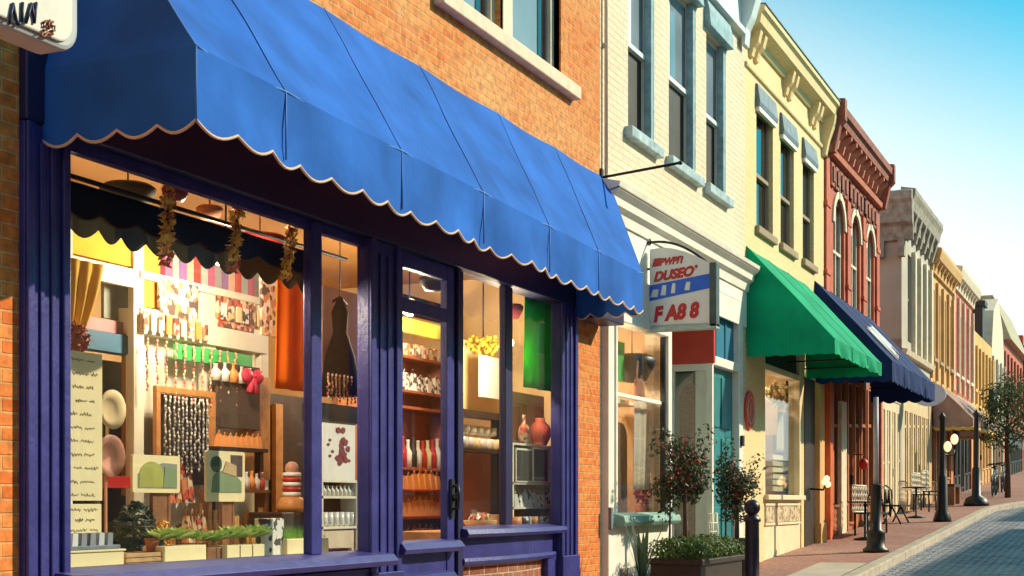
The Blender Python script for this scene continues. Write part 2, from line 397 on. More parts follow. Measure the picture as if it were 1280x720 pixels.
def cornice(root, name, m, x0, x1, y, prof, parent=None):
    return MB().prism_x([(y-d, z) for d,z in prof], x0, x1).build(name, m, parent or root)
def brackets(root, m, xs, w, y, prof):
    for x in xs:
        MB().prism_x([(y-d, z) for d,z in prof], x-w/2, x+w/2).build('bracket', m, root)
def sash(root, x0, x1, z0, z1, y, fm, split=.5, up=None, low=None, fw=.07, depth=.08, mull=None):
    """double hung window: frame with meeting rail, panes"""
    mb = MB(); zm = z0+(z1-z0)*split
    mb.box(x0,x0+fw,y,y+depth,z0,z1).box(x1-fw,x1,y,y+depth,z0,z1).box(x0+fw,x1-fw,y,y+depth,z1-fw,z1).box(x0+fw,x1-fw,y,y+depth,z0,z0+fw)
    if split: mb.box(x0+fw,x1-fw,y-.012,y+depth,zm-.03,zm+.03)
    if mull:
        for q in mull: mb.box(q-.03,q+.03,y+.002,y+depth,z0+fw,z1-fw)
    w = mb.build('window', fm, root)
    if split:
        MB().box(x0+fw,x1-fw,y+.03,y+.04,zm+.03,z1-fw).build('pane', up or M['paneblue'], w)
        MB().box(x0+fw,x1-fw,y+.05,y+.06,z0+fw,zm-.03).build('pane', low or M['panedark'], w)
    else:
        MB().box(x0+fw,x1-fw,y+.04,y+.05,z0+fw,z1-fw).build('pane', up or M['pane'], w)
    return w
def shopfront(root, x0, x1, zt, y, n, fm, pm, bulk=.55, door=None, head=.25, pil=.12):
    """run of shop windows/doors in a wall opening: posts, head, panes and bulkheads, each bay a part"""
    zg = ZG(x0)-.1; w = (x1-x0)/n
    MB().box(x0,x1,y+.0,y+.12,zt-head,zt).build('fascia_board', fm, root)
    for i in range(n):
        a, b = x0+i*w, x0+(i+1)*w; g = ZG((a+b)/2)
        isd = door is not None and i in door
        mb = MB(); bh = g+(.12 if isd else bulk)
        mb.box(a,a+pil,y-.02,y+.12,zg,zt-head).box(b-pil*.6,b,y+.01,y+.12,zg,zt-head)
        mb.box(a+pil,b-pil*.6,y+.02,y+.1,zg,bh).box(a+pil,b-pil*.6,y-.03,y+.1,bh,bh+.05)
        tz = g+2.15
        if tz < zt-head-.2: mb.box(a+pil,b-pil*.6,y+.02,y+.1,tz,tz+.07)
        f = mb.build('door' if isd else 'window', fm, root)
        MB().box(a+pil,b-pil*.6,y+.06,y+.07,bh+.05,zt-head).build('pane', pm, f)
        if isd: MB().box(b-pil*.6-.1,b-pil*.6-.06,y-.01,y+.06,g+.95,g+1.15).build('handle', M['black'], f)

# ------------------------------------------------------------------ ground, road, pavement
XS = [-40,-10,0,5,10,15,20,25,30,34,36,38,40,41,42,43,44,45,46,48,50,53,56,60,70,90,130]
def yk(x):
    if x < 39: return 3.72
    t = min(1,(x-39)/13); return 3.72-2.6*(t*t*(3-2*t))
def strip(xs, y0f, y1f, dz, thick=None):
    mb = MB()
    for a,b in zip(xs[:-1], xs[1:]):
        p = [(a,y0f(a),ZG(a)+dz),(b,y0f(b),ZG(b)+dz),(b,y1f(b),ZG(b)+dz),(a,y1f(a),ZG(a)+dz)]
        if thick is None: mb.quad(*p)
        else: mb.hexa([(x,y,z-thick) for x,y,z in p]+p)
    return mb
tag(strip(XS, lambda x:-7.0, lambda x:yk(x)-.0, -.135).build('road', M['cobble']), kind='structure')
tag(strip(XS, lambda x:yk(x)+.22, lambda x:5.62, 0).build('pavement', M['paver']), kind='structure')
tag(strip(XS, lambda x:yk(x), lambda x:yk(x)+.216, .006, .25).build('kerb', M['kerb'], bevel=.02), kind='structure')
tag(strip(XS, lambda x:-9.5, lambda x:-7.0, 0, .25).build('far_pavement', M['concrete']), kind='structure')
g = MB(); GX = [-600,-40,130,1500]
for a,b in zip(GX[:-1],GX[1:]):
    za, zb2 = ZG(max(a,-40))-.3, ZG(max(b,-40))-.3
    g.quad((a,-900,za),(b,-900,zb2),(b,900,zb2),(a,900,za))
tag(g.build('ground', M['earth']), kind='structure')
# sunlight beside the kerb, painted as a paler strip on the pavement
tag(strip([12,14,16,18,20,22.6], lambda x:yk(x)+.222, lambda x:yk(x)+.95, .004).build('painted_sun_strip', M['concrete']), kind='structure')

# ------------------------------------------------------------------ BRICK SHOP (blue awning)
bx0, bx1 = 2.0, 15.18
shop = building('brick_shop_building', 'orange brick shop with blue purple shopfront at the left of the street', bx0, bx1, 10.2, M['brick'],
    [(6.08,14.34,ZG(6)-.4,4.5),(11.36,12.5,6.28,8.6),(12.72,14.0,6.28,8.6)], 5.6, 7.0)
MB().box(11.06,14.34,5.5,5.78,6.14,6.28).build('window_sill', M['stone'], shop, bevel=.012)
for a,b in ((11.36,12.5),(12.72,14.0)):
    w = sash(shop, a, b, 6.28, 8.6, 5.68, M['framecream'], split=0, up=M['paneblue'], fw=.09)
    MB().box(b-.36,b-.14,5.712,5.719,6.37,8.5).build('curtain', M['panedark'], w)
    MB().box(a+.09,b-.09,5.655,5.68,6.28,6.34).build('bottom_rail', M['framecream'], w)
# cream post between the two windows
MB().box(12.5,12.72,5.59,5.62,6.28,8.6).build('window_post', M['framecream'], shop)
MB().box(14.0,14.04,5.62,5.8,6.28,8.6).build('window_jamb', M['black'], shop)
P, PD = M['purple'], M['purpledark']
def pilaster(x0, x1, z0, z1, y, name='pilaster'):
    mb = MB(); w = x1-x0
    mb.box(x0,x1,y,y+.11,z0,z1)
    mb.box(x0,x0+w*.16,y-.025,y,z0,z1).box(x1-w*.16,x1,y-.025,y,z0,z1)
    mb.box(x0+w*.32,x0+w*.42,y-.015,y,z0+.1,z1-.1).box(x1-w*.42,x1-w*.32,y-.015,y,z0+.1,z1-.1)
    mb.box(x0-.012,x1+.012,y-.04,y,z0,1.30)
    return mb.build(name, P, shop, bevel=.008)
pilaster(6.08, 6.42, -.2, 3.93, 5.56)
pilaster(9.86, 10.36, -.1, 3.93, 5.56)
pilaster(13.88, 14.34, .2, 3.93, 5.56)
MB().box(6.08,14.34,5.545,5.75,3.935,4.5).build('fascia_board', PD, shop, bevel=.01)
MB().box(9.07,9.22,5.595,5.67,1.47,3.93).build('mullion', P, shop, bevel=.01)
MB().box(6.42,9.86,5.61,5.67,3.86,3.93).build('window_head', P, shop)
# sill ledge and bulkhead of the big window
MB().prism_x([(5.70,1.36),(5.40,1.36),(5.38,1.40),(5.42,1.45),(5.70,1.48)], 6.30, 10.02).build('window_ledge', P, shop, bevel=.006)
bk = MB().box(6.42,9.86,5.60,5.75,-.2,1.36); bk.box(6.6,9.72,5.575,5.6,.3,.36).box(6.6,9.72,5.575,5.6,1.12,1.18).box(6.6,6.66,5.575,5.6,.36,1.12).box(9.66,9.72,5.575,5.6,.36,1.12)
bk.box(6.42,9.86,5.55,5.6,1.28,1.34); bk.build('bulkhead', P, shop, bevel=.006)
# door
dr = MB().box(10.36,10.50,5.60,5.67,.2,3.93).box(11.32,11.46,5.60,5.67,.2,3.93).box(10.50,11.32,5.60,5.67,3.80,3.93).box(10.50,11.32,5.60,5.67,3.44,3.55)
dr.box(10.50,11.32,5.61,5.67,.2,.55).box(10.50,11.32,5.61,5.67,1.18,1.44)
door = dr.build('door', P, shop, bevel=.008)
MB().prism_x([(5.66,1.43),(5.50,1.43),(5.48,1.47),(5.52,1.52),(5.66,1.54)], 10.33, 11.44).build('door_ledge', P, door, bevel=.005)
MB().prism_x([(5.66,1.17),(5.52,1.17),(5.50,1.21),(5.54,1.25),(5.66,1.27)], 10.30, 11.34).build('lower_rail', P, door, bevel=.005)
MB().box(10.50,11.32,5.636,5.644,1.54,3.44).build('pane', M['glass'], door)
MB().box(10.50,11.32,5.636,5.644,3.55,3.80).build('transom_pane', M['glass'], door)
MB().box(10.50,11.32,5.63,5.66,.55,1.17).build('kick_panel', M['brickred'], door)
hd = MB().box(11.36,11.42,5.575,5.60,1.72,2.06); hd.tube([(11.39,5.59,2.00),(11.39,5.53,2.00),(11.39,5.52,1.93),(11.39,5.53,1.80),(11.39,5.59,1.80)], .014); hd.ball((11.39,5.55,1.90),.035)
hd.build('door_handle', M['black'], door)
MB().box(11.46,11.67,5.61,5.70,.2,3.93).box(11.50,11.54,5.58,5.61,.2,3.93).build('door_jamb', PD, shop, bevel=.006)
MB().box(12.57,12.74,5.595,5.67,1.64,3.93).build('mullion', PD, shop, bevel=.01)
def bow(x0,x1,yb,prof,name,m):
    mb = MB(); n = 14; ring = []
    for i in range(n+1):
        t = i/n; x = x0+(x1-x0)*t; o = .09*math.sin(PI*t)
        ring.append([(x, yb-d-o if d > 0 else yb, z) for d,z in prof])
    k = len(prof); vs = [p for r in ring for p in r]; fs = []
    for i in range(n):
        for j in range(k): fs.append((i*k+j, i*k+(j+1)%k, (i+1)*k+(j+1)%k, (i+1)*k+j))
    fs += [tuple(range(k)), tuple(range(n*k,(n+1)*k))]
    mb.add(vs, fs); return mb.build(name, m, shop)
bow(11.62,14.02,5.72,[(0,1.54),(.17,1.54),(.19,1.57),(.17,1.61),(0,1.64)],'bow_ledge',P)
bow(11.66,13.88,5.72,[(0,1.33),(.09,1.33),(.09,1.54),(0,1.54)],'bow_rail',P)
bow(11.66,13.88,5.72,[(0,1.29),(.12,1.29),(.13,1.32),(.12,1.35),(0,1.35)],'bow_moulding',P)
bow(11.70,13.62,5.72,[(0,-.1),(.06,-.1),(.06,1.29),(0,1.29)],'bow_base',M['brickred'])
MB().box(13.62,13.88,5.59,5.72,.0,1.30).build('side_panel', P, shop, bevel=.01)
for a,b,z in ((6.42,9.07,1.47),(9.22,9.86,1.47),(11.67,12.57,1.64),(12.74,13.88,1.64)):
    MB().box(a,b,5.636,5.644,z,3.93 if a > 10 else 3.86).build('pane', M['glass'], shop)
# room behind the glass
IZ = .42
rm = MB(); RX0, RX1, RY1, RZ = 6.1, 15.0, 10.2, 4.42
rm.quad((RX0,RY1,IZ),(RX1,RY1,IZ),(RX1,RY1,RZ),(RX0,RY1,RZ)); rm.quad((RX0,5.79,IZ),(RX0,RY1,IZ),(RX0,RY1,RZ),(RX0,5.79,RZ)); rm.quad((RX1,5.79,IZ),(RX1,RY1,IZ),(RX1,RY1,RZ),(RX1,5.79,RZ))
rm.build('room_wall', M['creamwall'], shop)
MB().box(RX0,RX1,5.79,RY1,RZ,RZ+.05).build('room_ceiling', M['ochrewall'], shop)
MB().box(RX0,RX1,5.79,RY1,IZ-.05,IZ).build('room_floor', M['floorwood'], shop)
MB().box(6.44,9.98,5.76,6.75,1.30,1.44).build('display_deck', M['lattice'], shop)
MB().box(11.86,14.02,5.76,6.5,1.40,1.58).build('display_deck', M['orangewood'], shop)
# dark backdrop of the display: timber partitions (dark lower wall, red brown bay)
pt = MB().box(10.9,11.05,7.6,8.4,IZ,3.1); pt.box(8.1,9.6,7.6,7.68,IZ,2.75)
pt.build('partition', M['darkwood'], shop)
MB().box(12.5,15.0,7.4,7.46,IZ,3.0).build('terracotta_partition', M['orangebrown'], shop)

# ---- blue awning
def scal(mb, p0, p1, zt, zb, n, amp, sub=8, sag=.0, nrm=(0,-1,0), zt1=None):
    """scalloped hanging valance between two plan points"""
    tot = n*sub; v = []; f = []
    for i in range(tot+1):
        t = i/tot; x = p0[0]+(p1[0]-p0[0])*t; y = p0[1]+(p1[1]-p0[1])*t
        zbot = zb+amp*(1-abs(math.sin(PI*t*n)))
        ztt = zt if zt1 is None else zt+(zt1-zt)*t
        for k in range(5):
            q = k/4; w = (sag*math.sin(PI*t*n*.5+1.3*k*.4)*(1-q)+sag*.7*math.sin(t*23+q*3)*(1-q))*min(1,12*t,12*(1-t))
            v.append((x+nrm[0]*w, y+nrm[1]*w, zbot+(ztt-zbot)*q))
    for i in range(tot):
        for k in range(4):
            a = i*5+k; f.append((a, a+5, a+6, a+1))
    mb.add(v, f, True); return [v[i*5] for i in range(tot+1)]
def awning(name, label, m, bl, br, tl, tr, yw, ztop, zfold, zbot, seams, nsc, amp, pipe, group=None, sag=.035, nside=4, lin=None, pr=.009, seam_m=None):
    """bl/br front bottom (x,y); tl/tr top x at wall"""
    root = thing(name, label, 'awning', ((bl[0]+br[0])/2, yw, zbot), group)
    A, B = Vector((bl[0],bl[1],zfold)), Vector((br[0],br[1],zfold)); C, D = Vector((tl,yw,ztop)), Vector((tr,yw,ztop))
    nu, nv = 96, 14
    nrm = (B-A).cross(C-A).normalized()
    if nrm.z < 0: nrm = -nrm
    rnd = random.Random(3)
    def P(u,v):
        p = (A.lerp(B,u)).lerp(C.lerp(D,u), v)
        k = 0
        for a,b in zip(seams[:-1], seams[1:]):
            if a <= u <= b+1e-9: k = (u-a)/(b-a); break
        d = -sag*math.sin(PI*min(1,max(0,k)))*(.35+.65*math.sin(PI*min(1,.15+v*.85)))
        d += .005*math.sin(u*37+v*5+2*math.sin(u*11))*math.sin(PI*v)+.003*math.sin(u*90-v*11+3*math.sin(u*7))*math.sin(PI*v)**.5+.004*math.sin((u*14-v*3)*2.1)*(1-v)*v*2
        return p+nrm*d
    mb = MB(); vs = [P(i/nu,j/nv) for i in range(nu+1) for j in range(nv+1)]
    fs = [(i*(nv+1)+j,(i+1)*(nv+1)+j,(i+1)*(nv+1)+j+1,i*(nv+1)+j+1) for i in range(nu) for j in range(nv)]
    mb.add(vs, fs, True)
    # end faces, slightly sagging
    for F, W, T in ((A, Vector((bl[0],yw,zfold)), C), (B, Vector((br[0],yw,zfold)), D)):
        k = 8; v = []; f = []; idx = {}
        side = -1 if F is A else 1
        for i in range(k+1):
            for j in range(k+1-i):
                p = F+(W-F)*(i/k)+(T-F)*(j/k)
                w = 27*(i/k)*(j/k)*(1-(i+j)/k)
                p = p-Vector((side*sag*.8*w,0,0)); idx[(i,j)] = len(v); v.append(p)
        for i in range(k):
            for j in range(k-i):
                f.append((idx[i,j],idx[i+1,j],idx[i,j+1]))
                if i+j < k-1: f.append((idx[i+1,j],idx[i+1,j+1],idx[i,j+1]))
        mb.add(v, f, True)
    mb.build('canopy', m, root)
    vb = MB()
    e1 = scal(vb, bl, br, zfold, zbot, nsc, amp, sag=.022)
    e2 = scal(vb, (bl[0],yw-.02), bl, zfold, zbot, nside, amp, sag=.008, nrm=(-1,0,0))
    e3 = scal(vb, br, (br[0],yw-.02), zfold, zbot, nside, amp, sag=.008, nrm=(1,0,0))
    vb.build('valance', m, root)
    if pipe:
        pp = MB()
        for e in (e1,e2,e3): pp.tube(e, pr, 5)
        pp.build('piping', pipe, root)
    sm = MB()
    for u in seams[:-1]:
        sm.tube([P(u,j/nv)+nrm*.001 for j in range(nv+1)], .0045, 5)
        x, y = bl[0]+(br[0]-bl[0])*u, bl[1]+(br[1]-bl[1])*u
        sm.tube([(x,y-.001,zfold),(x,y-.001,zbot+amp*.8)], .006, 5)
    sm.tube([P(i/nu,0)+nrm*.002 for i in range(nu+1)], .007, 5)
    sm.build('seam', seam_m or m, root)
    if lin:
        q = MB(); o = .12
        q.quad((bl[0]+o,bl[1]+o+.05,zfold-.03),(br[0]-o,br[1]+o+.05,zfold-.03),(br[0]-o,yw,zfold+.12),(bl[0]+o,yw,zfold+.12))
        q.build('lining', lin, root)
    fr = MB()
    for u in (0,.33,.66,1):
        x, y = bl[0]+(br[0]-bl[0])*u, bl[1]+(br[1]-bl[1])*u
        xx = min(max(x, bl[0]+.06), br[0]-.06)
        fr.tube([(xx,y+.06,zfold-.05),(xx,yw-.0,zfold-.05)], .014, 6)
    fr.tube([(bl[0]+.06,bl[1]+.06,zfold-.05),(br[0]-.06,br[1]+.06,zfold-.05)], .014, 6)
    fr.build('support_frame', M['black'], root)
    return root
def fx(px, X0=6.22, X1=14.3):
    x = at(px, 300, 4.6)[0]; return (x-X0)/(X1-X0)
seams = [0, .112, .30, .475, .655, .82, 1]
awning('shop_awning', 'large bright blue canvas awning with tan scalloped edge over the purple shopfront', M['blue'], (6.22,4.54), (14.3,4.80), 6.6, 15.42, 5.595, 5.53, 4.24, 3.80,
       seams, 22, .055, M['piping'], lin=M['liner'], sag=.04, seam_m=mat('pale_blue_seam_tape',(.06,.20,.55),.7))
# dark soffit board under the awning's right end
single(MB().box(14.42,15.14,5.30,5.595,3.82,4.35), 'awning_box', PD, 'dark box housing under the right end of the blue awning', 'awning box', bevel=.01)

# ---- sign at upper left
sg = thing('hanging_sign', 'white rounded sign with dark hand drawn letters in front of the blue awning', 'sign', (4.5,4.3,3.8))
def rrect(x0,x1,z0,z1,r,n=6):
    p = []
    for cx,cz,a0 in ((x1-r,z0+r,-90),(x1-r,z1-r,0),(x0+r,z1-r,90),(x0+r,z0+r,180)):
        for i in range(n+1):
            a = R(a0+90*i/n); p.append((cx+r*math.cos(a), cz+r*math.sin(a)))
    return p
MB().prism_y(rrect(4.0,4.99,3.80,4.75,.11),4.26,4.42).build('sign_case', mat('grey_sign_rim',(.40,.42,.43),.45,.1), sg, bevel=.02)
MB().prism_y(rrect(4.04,4.935,3.825,4.71,.09),4.245,4.262).build('sign_face', mat('aged_sign_face',(.62,.60,.52),.5,.12,5), sg, bevel=.008)
def zz(px,py): x,z = at(px,py,4.24); return (x,4.238,z)
ln = MB()
for st in ([(11,30),(16,4)],[(16,4),(21,30)],[(21,30),(26,29)],[(28,3),(27,29)],[(32,29),(39,4)],[(39,4),(43,28)],[(45,3),(42.5,29)]):
    ln.tube([zz(*p) for p in st], .0065, 6)
ln.build('lettering', M['navyink'], sg)
orn = MB()
for st in ([(58,26),(54,28),(54,33),(58,33),(57,38),(53,38)],[(62,25),(60,31),(61,37)],[(66,27),(63,31),(68,33),(68,38),(63,39)],[(52,40),(51,45),(55,46),(59,41),(63,43)],[(62,46),(63,48)],[(66,42),(64,43)]):
    orn.tube([zz(*p) for p in st], .0055, 6)
orn.build('ornament', M['rustink'], sg)
MB().tube([(4.5,4.34,4.75),(4.5,4.34,5.15),(4.5,5.6,5.15)], .02).tube([(4.5,5.6,4.8),(4.5,4.6,5.14)],.014).build('wall_bracket', M['black'], sg)

# ---- lights of the shop (pendant globes)
def pendant(x,y,z,label,power,r=.11):
    p = thing('pendant_lamp', label, 'lamp', (x,y,z), 'globe lamps in the shop')
    MB().ball((x,y,z),r,n=16,m=10).build('globe', M['globe'], p)
    MB().tube([(x,y,z+r-.01),(x,y,RZ)], .008).build('cord', M['black'], p)
    for nm, dz in (('bulb_light', -r-.06),):
        l = bpy.data.lights.new('pendant_light','POINT'); l.energy = power; l.color = (1,.80,.56); l.shadow_soft_size = .12
        lo = bpy.data.objects.new('pendant_light', l); COL.objects.link(lo); lo.parent = p; lo.location = (0,0,dz)
gx, gz = at(512,384,6.6)
pendant(gx,6.6,gz,'white globe lamp glowing behind the shop door glass',110,.085)
pendant(9.0,6.3,3.72,'added globe lamp hidden above the left window display',125)  # added lamp behind the black valance, brightens the rack
pendant(13.55,6.0,3.5,'small added globe lamp hidden behind the bow window post',60,.055)  # added lamp, tucked out of view behind the mullion
pendant(12.2,8.4,3.4,'globe lamp deep in the middle of the shop',90)
pendant(9.4,8.8,3.2,'globe lamp at the back of the shop behind the white rack',80)

# ------------------------------------------------------------------ WINDOW DISPLAY
def slab(name, px, Y, th, m, label, cat, group=None, bevel=.004):
    x0,x1,z0,z1 = rc(*px, Y)
    return single(MB().box(x0,x1,Y,Y+th,z0,z1), name, m, label, cat, group, bevel=bevel)
def hang(name, px, Y, m, label, cat, folds=3, amp=.02, taper=0, nx=24, nz=10):
    """hanging cloth with vertical folds, real depth"""
    x0,x1,z0,z1 = rc(*px, Y); mb = MB(); v = []
    for i in range(nx+1):
        t = i/nx
        for j in range(nz+1):
            q = j/nz; w = 1-taper*(q**1.5)
            v.append((x0+(x1-x0)*(t*w), Y+amp*math.sin(2*PI*folds*t+q)*(.4+.6*q), z1+(z0-z1)*q))
    f = [(i*(nz+1)+j,(i+1)*(nz+1)+j,(i+1)*(nz+1)+j+1,i*(nz+1)+j+1) for i in range(nx) for j in range(nz)]
    mb.add(v,f,True); return single(mb, name, m, label, cat, solid=.006)
# black scalloped cloth hanging inside the window
x0, x1 = at(84,0,5.95)[0], at(392,0,5.95)[0]
bv = MB(); scal(bv, (x0,5.95), (x1,5.95), 3.80, 3.47, 11, .07, sag=.015, zt1=3.80)
single(bv, 'window_valance', M['blackcloth'], 'black scalloped cloth hung across the top of the big shop window', 'valance', solid=.006)
single(MB().tube([(x0-.1,5.95,3.83),(x1+.5,5.95,3.83)],.016), 'curtain_rod', M['black'], 'black rod carrying the scalloped cloth', 'rod')
# garlands
def garland(px0,py0,px1,py1,label,n,red):
    (xa,za),(xb,zb) = at(px0,py0,5.86), at(px1,py1,5.86)
    t = thing('garland', label, 'garland', (xa,5.86,za), 'leaf garlands hanging in the big window')
    st = MB().tube([(xa,5.86,3.83),(xa,5.86,za),(xb,5.86,zb)], .006); st.build('string', M['black'], t)
    rnd = random.Random(int(px0)); lf = MB()
    for i in range(n):
        q = i/n; c = (xa+(xb-xa)*q, 5.86, za+(zb-za)*q)
        lf.leaves(c,(.045,.045,.035),10,.07,rnd)
    lf.build('leaves', M['goldleaf'], t)
    fl = MB(); rnd2 = random.Random(5)
    for c in (((xa,5.86,za+.03),(xb,5.86,zb-.03)) if red else ((xa,5.86,za+.02),)): fl.leaves(c,(.05,.05,.05),30,.045,rnd2)
    fl.build('flowers', M['flower'], t)['kind']='stuff'
garland(211,240,207,318,'gold leaf garland under a dark red pot, leftmost of three',14,True)
garland(297,262,291,326,'gold leaf garland in the middle of the big window',12,True)
garland(366,285,356,350,'gold leaf garland beside the orange banner',11,False)
px_,pz_ = at(219,243,5.98)
pot = MB().lathe([(.0,-.06),(.05,-.07),(.085,-.03),(.09,.02),(.06,.06),(.065,.075),(.0,.07)], (px_,5.98,pz_+.02)); pot.tube([(px_,5.98,pz_+.08),(px_,5.98,3.86)],.006)
single(pot,'hanging_pot',mat('dark_red_glaze',(.22,.03,.015),.3),'dark red glazed pot hanging above the first garland','pot')
def hatlike(px,py,Y,w,h,m,label,name='hanging_basket',cat='basket'):
    x,z = at(px,py,Y); b = MB().lathe([(0,-h),(w*.6,-h*.9),(w*.95,-h*.2),(w,.1*h),(w*.8,h*.3),(w*.78,h*.2),(0,-.3*h)],(x,Y,z)); b.tube([(x,Y,z+h*.1),(x,Y,RZ)],.006)
    return single(b,name,m,label,cat)
hatlike(160,238,6.3,.19,.13,mat('dark_olive_basket',(.10,.09,.05),.8),'dark olive basket hanging above the black cloth')
hatlike(325,300,6.3,.22,.12,M['red'],'red basket hanging above the middle garland')
hatlike(262,262,6.25,.10,.08,M['terracotta'],'small terracotta basket hanging between the garlands')
hatlike(543,350,6.1,.15,.11,M['darkwood'],'dark basket hanging over the shop door')
# paper lists
def script_lines(mb, x0, x1, z0, z1, y, n, rnd):
    for i in range(n):
        z = z1-(i+.6)*(z1-z0)/n; a = x0+rnd.uniform(.0,.25)*(x1-x0); b = x1-rnd.uniform(.02,.25)*(x1-x0)
        pts = []; k = 26
        for j in range(k): pts.append((a+(b-a)*j/k, y, z+.008*math.sin(j*2.1+i)+.006*rnd.uniform(-1,1)))
        cut = rnd.randint(8,17)
        mb.tube(pts[:cut],.0022,4); mb.tube(pts[cut+2:],.0022,4)
rn = random.Random(11)
for px,n,lb in (((81,440,128,626),11,'tall cream paper with eleven handwritten lines in the left of the window'),((81,630,127,668),3,'short cream paper with handwriting below the tall list')):
    a,b,c,d = rc(*px,6.0); t = thing('paper_list', lb, 'paper list', (a,6.0,c))
    MB().box(a,b,6.0,6.014,c,d).build('sheet', M['paper'], t, bevel=.003)
    q = MB(); script_lines(q,a+.02,b-.02,c,d,5.998,n,rn); q.build('handwriting', M['ink'], t)
a,b,c,d = rc(81,440,128,668,6.03)
single(MB().box(a,a+.03,6.03,6.06,1.44,d).box(b-.05,b-.02,6.03,6.06,1.44,d).box(a,b-.02,6.06,6.09,1.44,1.47),'list_stand',M['darkwood'],'thin dark stand holding the two paper lists','stand')
def onz(px0,px1,Y,ytop): return at(px0,0,Y)[0], at(px1,0,Y)[0], at((px0+px1)/2,ytop,Y)[1]
DZ = 1.442
def planter(px0,px1,ytop,Y,dp,m,label,plant,pm,ph,parts=2,seed=1,n=130):
    x0,x1,z1 = onz(px0,px1,Y,ytop); t = thing('planter_box', label, 'planter', ((x0+x1)/2,Y,DZ), 'little planters along the window ledge')
    mb = MB(); mb.box(x0,x1,Y,Y+dp,DZ,z1)
    mb.build('box', m, t, bevel=.006)
    if parts > 1:
        gv = MB()
        for i in range(1,parts): gv.box(x0+(x1-x0)*i/parts-.004,x0+(x1-x0)*i/parts+.004,Y-.003,Y,DZ,z1)
        gv.build('groove', M['ink'], t)
    lf = MB(); rnd = random.Random(seed); cx, cy = (x0+x1)/2, Y+dp/2
    if plant == 'grass':
        for _ in range(n*2):
            gx_, gy_ = rnd.uniform(x0+.01,x1-.01), rnd.uniform(Y+.01,Y+dp-.01); h = ph*rnd.uniform(.5,1.1); dx, dy = rnd.gauss(0,.02), rnd.gauss(0,.02)
            lf.add([(gx_-.004,gy_,z1-.01),(gx_+.004,gy_,z1-.01),(gx_+dx,gy_+dy,z1+h)],[(0,1,2)])
    else:
        k = max(3,int((x1-x0)/.055))
        for i in range(k):
            c = (x0+(i+.5)*(x1-x0)/k, Y+dp*rnd.uniform(.3,.6), z1+ph*.25)
            rr = ph*rnd.uniform(.6,1.0)
            for q in range(16):
                a = q*2.4; e = .3+1.0*(q/16); L = rr*(1.1-.6*q/16)
                d = Vector((math.cos(a)*math.cos(e),math.sin(a)*math.cos(e),math.sin(e))); s_ = Vector((-math.sin(a),math.cos(a),0))*L*.36
                p0 = Vector(c); lf.add([p0, p0+d*L*.6+s_, p0+d*L, p0+d*L*.6-s_],[(0,1,2,3)])
    lf.build('plants', pm, t)
    return t
planter(206,258,682,5.86,.18,M['paper'],'wide cream planter with pale green succulents','s',M['succ'],.16,1,3)
planter(284,331,681,5.86,.16,M['paper'],'cream planter of three squares with yellow green succulents','s',M['succ'],.18,3,4)
planter(359,411,673,5.86,.16,M['paper'],'cream planter with short bright grass, nearest the mullion','grass',M['grass'],.11,2,5)
planter(259,283,684,5.90,.14,M['wood'],'small brown planter between two cream planters','s',M['succ'],.15,2,6)
x0,x1,z1 = onz(81,155,5.82,690)
t = thing('cream_box','long cream box at the left end of the window ledge','box',((x0+x1)/2,5.82,DZ)); MB().box(x0,x1,5.82,6.0,DZ,z1).build('body',M['paper'],t,bevel=.006); MB().box(x0-.01,x1+.01,5.81,6.01,z1,z1+.012).build('lid',M['paper'],t,bevel=.003)
zt_ = z1+.013
t = thing('magazine_tray','dark tray of grey magazines lying on the long cream box','tray',((x0+x1)/2,5.85,zt_))
MB().box(x0+.01,x1-.02,5.83,6.0,zt_,zt_+.025).build('tray',M['bluegrey'],t,bevel=.004)
mg = MB()
for i in range(6):
    a = x0+.02+i*(x1-x0-.06)/6; mg.hexa([(a,5.85,zt_+.025),(a+.05,5.85,zt_+.025),(a+.05,5.98,zt_+.025),(a,5.98,zt_+.025),(a+.02,5.86,zt_+.10),(a+.065,5.86,zt_+.10),(a+.065,5.98,zt_+.10),(a+.02,5.98,zt_+.10)])
mg.build('magazines',island('grey_magazine_covers',[(.5,.52,.55),(.12,.14,.18),(.65,.65,.66),(.2,.22,.26)]),t)
x0,x1,z1 = onz(158,205,5.88,690); t = thing('wooden_crate','tan wooden crate beside the long cream box','crate',((x0+x1)/2,5.88,DZ))
mb = MB()
for i in range(3): mb.box(x0,x1,5.88,5.90,DZ+i*(z1-DZ)/3,DZ+(i+.85)*(z1-DZ)/3).box(x0,x1,6.04,6.06,DZ+i*(z1-DZ)/3,DZ+(i+.85)*(z1-DZ)/3)
mb.box(x0,x0+.02,5.90,6.04,DZ,z1).box(x1-.02,x1,5.90,6.04,DZ,z1).box(x0+.02,x1-.02,5.90,6.04,DZ,z1-.02); mb.build('crate',mat('tan_wood',(.5,.3,.14),.6,.2,14),t,bevel=.003)
cx,cz = at(196,682,5.97); single(MB().lathe([(.0,0),(.035,0),(.05,.09),(.045,.09),(.0,.08)],(cx-.05,5.97,z1-.005)),'clay_pot',M['terracotta'],'small clay pot standing on the tan crate','pot')
single(MB().lathe([(.0,0),(.02,0),(.022,.06),(.015,.085),(.0,.085)],(cx+.04,5.97,z1-.005)),'tin_can',M['signgrey'],'small metal tin beside the clay pot','tin')
